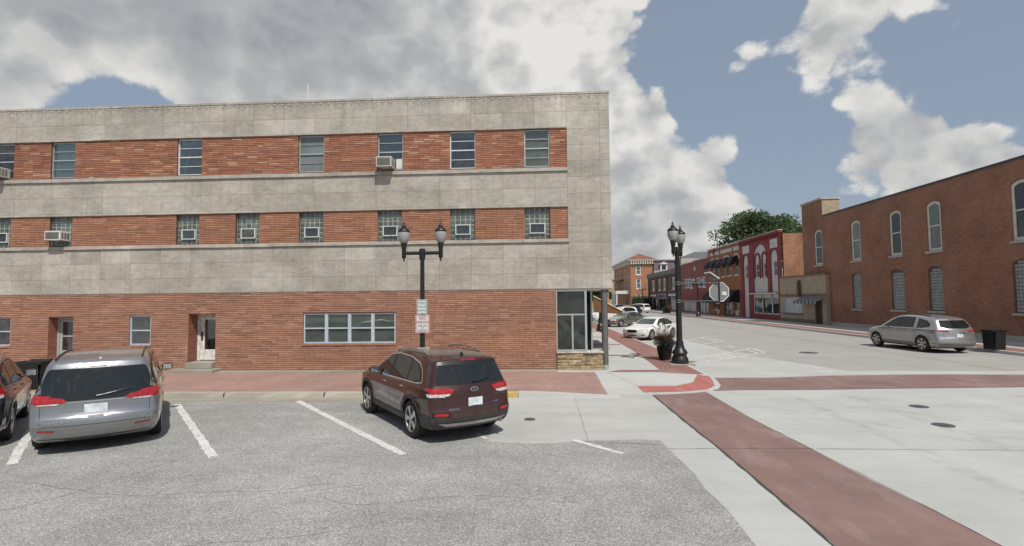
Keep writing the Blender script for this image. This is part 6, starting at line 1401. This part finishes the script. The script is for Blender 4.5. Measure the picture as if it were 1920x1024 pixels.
# ------------------------------------------------------------------ lamps, signs, planter, bins
def lamp(label, loc, rz, base=True, low=False):
    t = thing('street_lamp', label, 'street lamp', loc, rz, 'twin globe street lamps'); n = 20
    m = MB()
    if base: m.lathe([(.33, 0), (.33, .10), (.315, .20), (.27, .27), (.25, .34), (.30, .42), (.27, .50), (.19, .60), (.145, .78), (.15, .84), (.13, .90)], 28)
    else: m.lathe([(.20, 0), (.20, .12), (.14, .2), (.11, .4)], 20)
    m.build('base', M['black_iron'], t, smooth=True)
    r0 = .115 if base else .095; m = MB(); m.lathe([(r0, .4 if not base else .9), (r0*.78, 4.25)], n); m.build('pole', M['black_iron'], t, smooth=True)
    m = MB(); m.lathe([(0, 4.62), (.10, 4.6), (.11, 4.54), (.11, 4.32), (.10, 4.26), (.07, 4.2)], n); m.build('cap', M['black_iron'], t, smooth=True)
    m = MB(); m.tube([(-.66, 0, 4.46), (.66, 0, 4.46)], .06, 10); m.build('arm', M['black_iron'], t, smooth=True)
    for sx in (-1, 1):
        m = MB(); m.lathe([(.0, 4.17), (.025, 4.19), (.03, 4.22), (.02, 4.26), (.055, 4.29), (.075, 4.32), (.075, 4.58), (.09, 4.62), (.095, 4.72), (.11, 4.76), (.115, 4.80), (.07, 4.82)], 16, (sx*.66, 0, 0)); hd = m.build('lamp_holder', M['black_iron'], t, smooth=True)
        m = MB(); m.lathe([(.11, 4.80), (.155, 4.86), (.19, 4.95), (.205, 5.05), (.20, 5.14), (.185, 5.19)], 24, (sx*.66, 0, 0)); m.build('globe', M['lamp_glass'], hd, smooth=True)
        m = MB(); m.lathe([(.04, 4.81), (.05, 4.9), (.03, 5.1), (0, 5.12)], 10, (sx*.66, 0, 0)); m.build('bulb', M['white_frame'], hd, smooth=True)
        m = MB(); m.lathe([(.205, 5.17), (.21, 5.20), (.19, 5.24), (.12, 5.30), (.08, 5.33), (.085, 5.36), (.05, 5.40), (.03, 5.44), (.045, 5.47), (.03, 5.50), (.012, 5.53), (.006, 5.58), (0, 5.6)], 20, (sx*.66, 0, 0)); m.build('finial_cap', M['black_iron'], hd, smooth=True)
    return t
L1 = lamp('black twin globe street lamp behind the maroon car carrying two parking signs', (-3.50, 15.3, .13), .0, False); L1.scale = (.85, .85, .90)
L2_ = lamp('black twin globe street lamp with heavy base on the corner beside the planter', (5.5, 20.72, .13), R(63))
lamp('twin globe street lamp on the far sidewalk in front of the red brick shop', (21.9, 72.5, .13), R(20)); lamp('twin globe street lamp far off near the hedge', (21.6, 109, .13), R(20)); lamp('dark street lamp half hidden behind the steel column', (4.85, 41.5, .13), R(40))
m = MB(); m.bevbox(5.02, 5.98, 20.24, 21.2, .10, .155, .01); m.build('lamp_pad', M['gutter'], walk)
M['sign_white'] = pmat('sign_white', (.62, .63, .62), .45, .08, 4); M['sign_red'] = pmat('sign_red', (.45, .03, .04), .5); M['sign_green'] = pmat('sign_green', (.03, .22, .17), .5); M['sign_maroon'] = pmat('sign_dark_red', (.20, .03, .035), .5)
def signboard(label, x, z0, z1, w, edge, lines, y):
    t = thing('parking_sign', label, 'sign', (x, y, z0), 0, 'parking signs'); h = z1-z0
    m = MB(); m.bevbox(-w/2, w/2, 0, .006, 0, h, .0025); m.build('plate', M['sign_white'], t)
    m = MB(); b = .012; e = .014
    for q in ((-w/2+e, w/2-e, e, e+b), (-w/2+e, w/2-e, h-e-b, h-e), (-w/2+e, -w/2+e+b, e+b, h-e-b), (w/2-e-b, w/2-e, e+b, h-e-b)): m.box(q[0], q[1], -.003, 0, q[2], q[3])
    m.build('border', edge, t)
    for (s, zz, size, mt) in lines: text_obj(s, size, mt, t, Matrix(((1, 0, 0, 0), (0, 0, -1, -.003), (0, 1, 0, zz), (0, 0, 0, 1))), 'lettering', .001)
    m = MB(); m.lathe([(0, -.006), (.012, -.004), (.012, 0)], 8, (0, 0, h-.03), 'y'); m.lathe([(0, -.006), (.012, -.004), (.012, 0)], 8, (0, 0, .03), 'y'); m.build('bolt', M['steel'], t)
signboard('small white sign with green lettering TWO HOUR PARKING on the lamp post', -3.49, 2.305, 2.745, .31, M['sign_green'], [('TWO', .33, .10, M['sign_green']), ('HOUR', .225, .09, M['sign_green']), ('PARKING', .115, .07, M['sign_green'])], 15.195)
signboard('white sign with red lettering NO PARKING 2:00 AM TO 6:00 AM', -3.475, 1.755, 2.285, .415, M['sign_red'], [('NO', .435, .135, M['sign_red']), ('PARKING', .315, .098, M['sign_red']), ('2:00 AM', .212, .075, M['sign_maroon']), ('TO', .14, .06, M['sign_maroon']), ('6:00 AM', .072, .075, M['sign_maroon'])], 15.195)
# stop sign seen from behind on a frame bolted to the corner lamp
st = thing('stop_sign', 'back of an octagonal stop sign held by two black arms on the corner lamp post', 'sign', (7.09, 20.72, 0))
m = MB(); rr = .41; oc = [(rr*math.cos(R(22.5+45*i)), 2.93+rr*math.sin(R(22.5+45*i))) for i in range(8)]
m.prism(oc, lambda u, v, d: (u, d, v), 0, .006); m.build('plate', pmat('sign_back_aluminium', (.24, .25, .25), .5, .12, 6, metal=.4), st)
m = MB()
for i in range(8):
    a, b = oc[i], oc[(i+1) % 8]; ia, ib = [(p[0]*.93, 2.93+(p[1]-2.93)*.93) for p in (a, b)]; q = [a, b, ib, ia]
    m.add([(u, -.008, v) for u, v in q]+[(u, -.001, v) for u, v in q], [(0, 1, 2, 3), (0, 1, 5, 4), (2, 3, 7, 6)])
m.build('led_rim', M['sign_white'], st)
m = MB(); m.tube([(-1.60, -.03, 3.29), (.02, -.03, 3.29)], .022, 8); m.build('arm', M['black_iron'], st); m = MB(); m.tube([(-1.60, -.03, 2.58), (.02, -.03, 2.58)], .022, 8); m.build('arm', M['black_iron'], st); m = MB(); m.tube([(0, -.03, 2.55), (0, -.03, 3.36)], .026, 8); m.build('post', M['black_iron'], st)
for z in (3.25, 3.34, 2.54, 2.63): m = MB(); m.lathe([(.114, z-.012), (.114, z+.012)], 16, (-1.59, 0, 0)); m.build('band', M['silverp'], st)
m = MB(); m.box(.10, .28, -.02, -.001, 2.80, 2.94); m.build('sticker', M['white_frame'], st)
m = MB(); m.add([(-.52, .15, 3.68), (-.40, -.18, 3.70), (-.02, -.12, 3.44), (-.14, .21, 3.42)], [(0, 1, 2, 3)]); c = [(p[0]+.02, p[1], p[2]+.03) for p in m.v]; m.add(c, [(0, 1, 2, 3)]); m.f += [(0, 1, 5, 4), (1, 2, 6, 5), (2, 3, 7, 6), (3, 0, 4, 7)]; m.build('solar_panel', M['sign_white'], st)
m = MB(); m.add([(-.48, .12, 3.652), (-.385, -.14, 3.668), (-.07, -.09, 3.452), (-.165, .17, 3.436)], [(0, 1, 2, 3)]); m.v = [(a-.002, b, c-.003) for a, b, c in m.v]; m.build('solar_cells', pmat('solar_back', (.06, .07, .10), .4), st)
m = MB(); m.tube([(-.1, -.02, 3.5), (-.08, -.03, 3.3)], .02, 6); m.build('panel_bracket', M['steel'], st)
# planter
pl = thing('flower_planter', 'dark ribbed pot with purple fountain grass and small flowers beside the corner lamp', 'planter', (5.24, 22.1, .135))
m = MB(); n = 36
prof = [(0, 0), (.215, 0), (.225, .03), (.28, .25), (.31, .45), (.325, .58), (.345, .60), (.345, .65), (.31, .655), (.29, .60), (0, .60)]
m.lathe(prof, n); m.v = [(x*(1+.018*(-1)**(round(math.atan2(y, x)/(2*math.pi)*n))) if z < .59 else x, y*(1+.018*(-1)**(round(math.atan2(y, x)/(2*math.pi)*n))) if z < .59 else y, z) for x, y, z in m.v]
m.build('pot', pmat('dark_brown_pot', (.016, .013, .011), .75, .2, 5, **{'Specular IOR Level': .2}), pl)
def blades(m, n, r, h0, h1, spread, w, droop=.35, base=.58):
    for _ in range(n):
        a = random.uniform(0, 6.283); r0 = r*math.sqrt(random.random()); L = random.uniform(h0, h1); s = spread*random.uniform(.2, 1); p = Vector((r0*math.cos(a), r0*math.sin(a), base)); d = Vector((math.cos(a), math.sin(a), 0)); q = Vector((-d.y, d.x, 0))*w; prev = None
        for i in range(5):
            k = i/4; c = p+d*(s*k**1.4)+Vector((0, 0, L*(k-droop*k*k))); ww = q*(1-k*.92); cur = (c-ww, c+ww)
            if prev: m.add([prev[0], prev[1], cur[1], cur[0]], [(0, 1, 2, 3)])
            prev = cur
def leaves(m, n, c, rad, s0, s1, flat=1.0, shell=.35):
    for _ in range(n):
        v = Vector((random.gauss(0, 1), random.gauss(0, 1), random.gauss(0, 1))).normalized()*(shell+(1-shell)*random.random()**.5); p = Vector((c[0]+v.x*rad[0], c[1]+v.y*rad[1], c[2]+v.z*rad[2]))
        a = Vector((random.gauss(0, 1), random.gauss(0, 1), random.gauss(0, 1)*flat)).normalized(); b = a.cross(Vector((random.gauss(0, 1), random.gauss(0, 1), random.gauss(0, 1)))).normalized(); s = random.uniform(s0, s1)
        m.add([p-a*s, p-b*s*.45, p+a*s, p+b*s*.45], [(0, 1, 2, 3)])
def leafmat(name, cols, trans=.25):
    t = NT(name); r = t.n('ShaderNodeNewGeometry').outputs['Random Per Island']; c = t.ramp(r, cols)
    t.fin(c, .6); tr = t.n('ShaderNodeBsdfTranslucent', {0: c}); mx_ = t.n('ShaderNodeMixShader', {0: trans, 1: t.b.outputs[0], 2: tr.outputs[0]}); t.t.links.new(mx_.outputs[0], t.out.inputs[0]); return t.m
M['grass_red'] = leafmat('purple_grass', [(0, (.07, .035, .03)), (.5, (.13, .07, .05)), (1, (.22, .14, .09))]); M['leaf'] = leafmat('planter_leaf', [(0, (.03, .06, .02)), (1, (.09, .14, .045))]); M['petal_p'] = leafmat('purple_petal', [(0, (.07, .03, .13)), (1, (.17, .08, .26))]); M['petal_w'] = leafmat('white_petal', [(0, (.45, .45, .48)), (1, (.65, .65, .66))])
m = MB(); blades(m, 900, .24, .35, .95, .55, .007); tag(m.build('grass_blades', M['grass_red'], pl, fix=False), kind='stuff')
m = MB()
for _ in range(26):
    a = random.uniform(0, 6.28); s = random.uniform(.1, .45); z = random.uniform(1.15, 1.5); x, y = s*math.cos(a), s*math.sin(a); m.tube([(x*.3, y*.3, .7), (x*.75, y*.75, z-.12)], .003, 4, False); m.tube([(x*.75, y*.75, z-.12), (x*.95, y*.95, z-.03), (x*1.25, y*1.25, z-.05)], [.012, .016, .004], 5)
tag(m.build('plumes', M['grass_red'], pl, fix=False), kind='stuff')
m = MB(); leaves(m, 1500, (0, 0, .70), (.46, .46, .22), .025, .055); tag(m.build('foliage', M['leaf'], pl, fix=False), kind='stuff')
m = MB(); leaves(m, 420, (.14, -.26, .64), (.24, .2, .2), .015, .035); tag(m.build('purple_flowers', M['petal_p'], pl, fix=False), kind='stuff')
m = MB(); leaves(m, 260, (-.32, -.2, .70), (.2, .2, .13), .012, .028); tag(m.build('white_flowers', M['petal_w'], pl, fix=False), kind='stuff')
# litter bins
def bin_(label, x, y, rz, w=.72, h=.86):
    t = thing('litter_bin', label, 'litter bin', (x, y, .135), rz, 'black slatted litter bins'); k = 11
    m = MB(); m.box(-w/2+.03, w/2-.03, -w/2+.03, w/2-.03, .03, h-.06); m.build('liner', M['trim'], t)
    sl_ = None
    for side in range(4):
        for i in range(k):
            u = -w/2+.04+(w-.08)*i/(k-1)
            if sl_ is None: m = MB(); m.add([(-.022, 0, 0), (.022, 0, 0), (.024, -.05, h), (-.024, -.05, h), (-.022, .012, 0), (.022, .012, 0), (.024, -.038, h), (-.024, -.038, h)], [(0, 1, 2, 3), (4, 7, 6, 5), (0, 4, 5, 1), (3, 2, 6, 7), (1, 5, 6, 2), (0, 3, 7, 4)]); o = m.build('slat', M['black_iron'], t); sl_ = o.data
            else: o = link('slat', sl_, None, t)
            a = side*math.pi/2; o.rotation_euler = (0, 0, a); o.location = (math.cos(a)*u+math.sin(a)*w/2, math.sin(a)*u-math.cos(a)*w/2, 0)
    m = MB(); W_ = w/2+.06
    for q in ((-W_, W_, -W_, -W_+.05), (-W_, W_, W_-.05, W_), (-W_, -W_+.05, -W_+.05, W_-.05), (W_-.05, W_, -W_+.05, W_-.05)): m.box(*q, h-.02, h+.03)
    m.build('rim', M['black_iron'], t); m = MB(); m.lathe([(w*.48, h+.0), (w*.34, h+.06), (w*.26, h+.06), (w*.24, h)], 20); m.build('lid', M['black_iron'], t, smooth=True)
bin_('black slatted litter bin on the far sidewalk behind the silver crossover', 21.42, 25.6, R(8), .56, .88); bin_('black slatted litter bin between the dark car and the silver minivan', -15.55, 15.3, R(4), .66, .82); bin_('small black litter bin far off in front of the brown shops', 21.7, 90.5, 0, .7, .9)
fp = thing('flower_planter', 'far planter with orange flowers beside a bin at the brown shops', 'planter', (22.3, 90, .135)); m = MB(); m.lathe([(0, 0), (.25, 0), (.36, .6), (.3, .62), (0, .6)], 16); m.build('pot', M['trim'], fp); m = MB(); leaves(m, 300, (0, 0, 1.0), (.5, .5, .5), .05, .1); tag(m.build('foliage', leafmat('rust_flower', [(0, (.10, .05, .02)), (.6, (.22, .09, .03)), (1, (.08, .10, .03))]), fp, fix=False), kind='stuff')
# ------------------------------------------------------------------ trees and hedge
M['bark'] = pmat('bark', (.09, .075, .06), .95, .3, 4, bump=.6, bscale=12)
M['tree_leaf'] = leafmat('tree_leaf', [(0, (.055, .09, .04)), (.4, (.08, .125, .052)), (.8, (.11, .16, .065)), (1, (.15, .20, .09))], .4)
M['tree_leaf2'] = leafmat('bright_tree_leaf', [(0, (.05, .08, .015)), (.6, (.09, .13, .025)), (1, (.14, .17, .04))])
def tree(label, loc, h, rad, lm, n=9000, clumps=46, ls=(.10, .22), name='deciduous_tree', seed=1):
    rs_ = random.getstate(); random.seed(seed)
    t = thing(name, label, 'tree', loc); m = MB(); tr_h = h*.42
    m.tube([(0, 0, -.1), (.05, 0, tr_h*.5), (-.05, .05, tr_h), (0, 0, h*.62)], [h*.03, h*.024, h*.02, h*.008], 10)
    cz = h-rad[2]; C = []
    for i in range(clumps):
        v = Vector((random.gauss(0, 1), random.gauss(0, 1), random.gauss(0, 1))).normalized()*random.uniform(.35, 1.0)
        if v.z < -.55: v.z *= .4
        C.append((Vector((v.x*rad[0], v.y*rad[1], cz+v.z*rad[2])), random.uniform(.16, .30)))
    for c, s in C[::2]: m.tube([(0, 0, tr_h*random.uniform(.75, 1.15)), tuple(Vector((c.x*.45, c.y*.45, (c.z+tr_h)/2+.1*h*.3))), tuple(c)], [h*.011, h*.007, h*.002], 5)
    m.build('trunk', M['bark'], t, smooth=True); m = MB(); per = n//clumps
    for c, s in C: leaves(m, int(per*s/.23), c, (rad[0]*s*1.5, rad[1]*s*1.5, rad[2]*s*.9), ls[0], ls[1], 1, .25)
    tag(m.build('crown', lm, t, fix=False), kind='stuff'); random.setstate(rs_); return t
tree('broad dark green tree rising behind the red and white shop', (32.0, 76, 0), 16.0, (6.1, 5.5, 4.2), M['tree_leaf'], 17000, 76, (.14, .30), seed=3)
tree('bright green tree far off, seen between the corner glass and the column', (17.0, 158, 0), 7.5, (3.6, 3.6, 2.9), M['tree_leaf2'], 5000, 30, (.2, .4), seed=5)
tree('green tree at the far end of the street beyond the hotel', (13, 190, 0), 8, (4.5, 4.5, 3.4), M['tree_leaf2'], 4000, 30, (.25, .45), seed=8)
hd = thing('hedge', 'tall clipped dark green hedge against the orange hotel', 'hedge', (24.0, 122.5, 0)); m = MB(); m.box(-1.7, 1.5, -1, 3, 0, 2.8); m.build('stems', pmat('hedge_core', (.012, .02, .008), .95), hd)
m = MB()
for _ in range(5000):
    x, y, z = random.uniform(-1.95, 1.75), random.uniform(-1.3, 3.2), random.uniform(.05, 3.25)
    if not (-1.6 < x < 1.4 and -.9 < y < 2.8 and z < 2.7): leaves(m, 1, (x, y, z), (.05, .05, .05), .06, .14)
tag(m.build('foliage', M['tree_leaf'], hd, fix=False), kind='stuff')
m = MB()
for k in range(150):
    a = random.uniform(-500, 500); y = random.uniform(260, 420); hh = random.uniform(6, 11)
    leaves(m, 160, (a, y, hh*.55), (hh*.7, hh*.6, hh*.5), .4, .9, 1, .5)
tag(m.build('distant_trees', M['tree_leaf'], None, fix=False), 'low line of distant trees at the horizon', 'trees', kind='stuff')
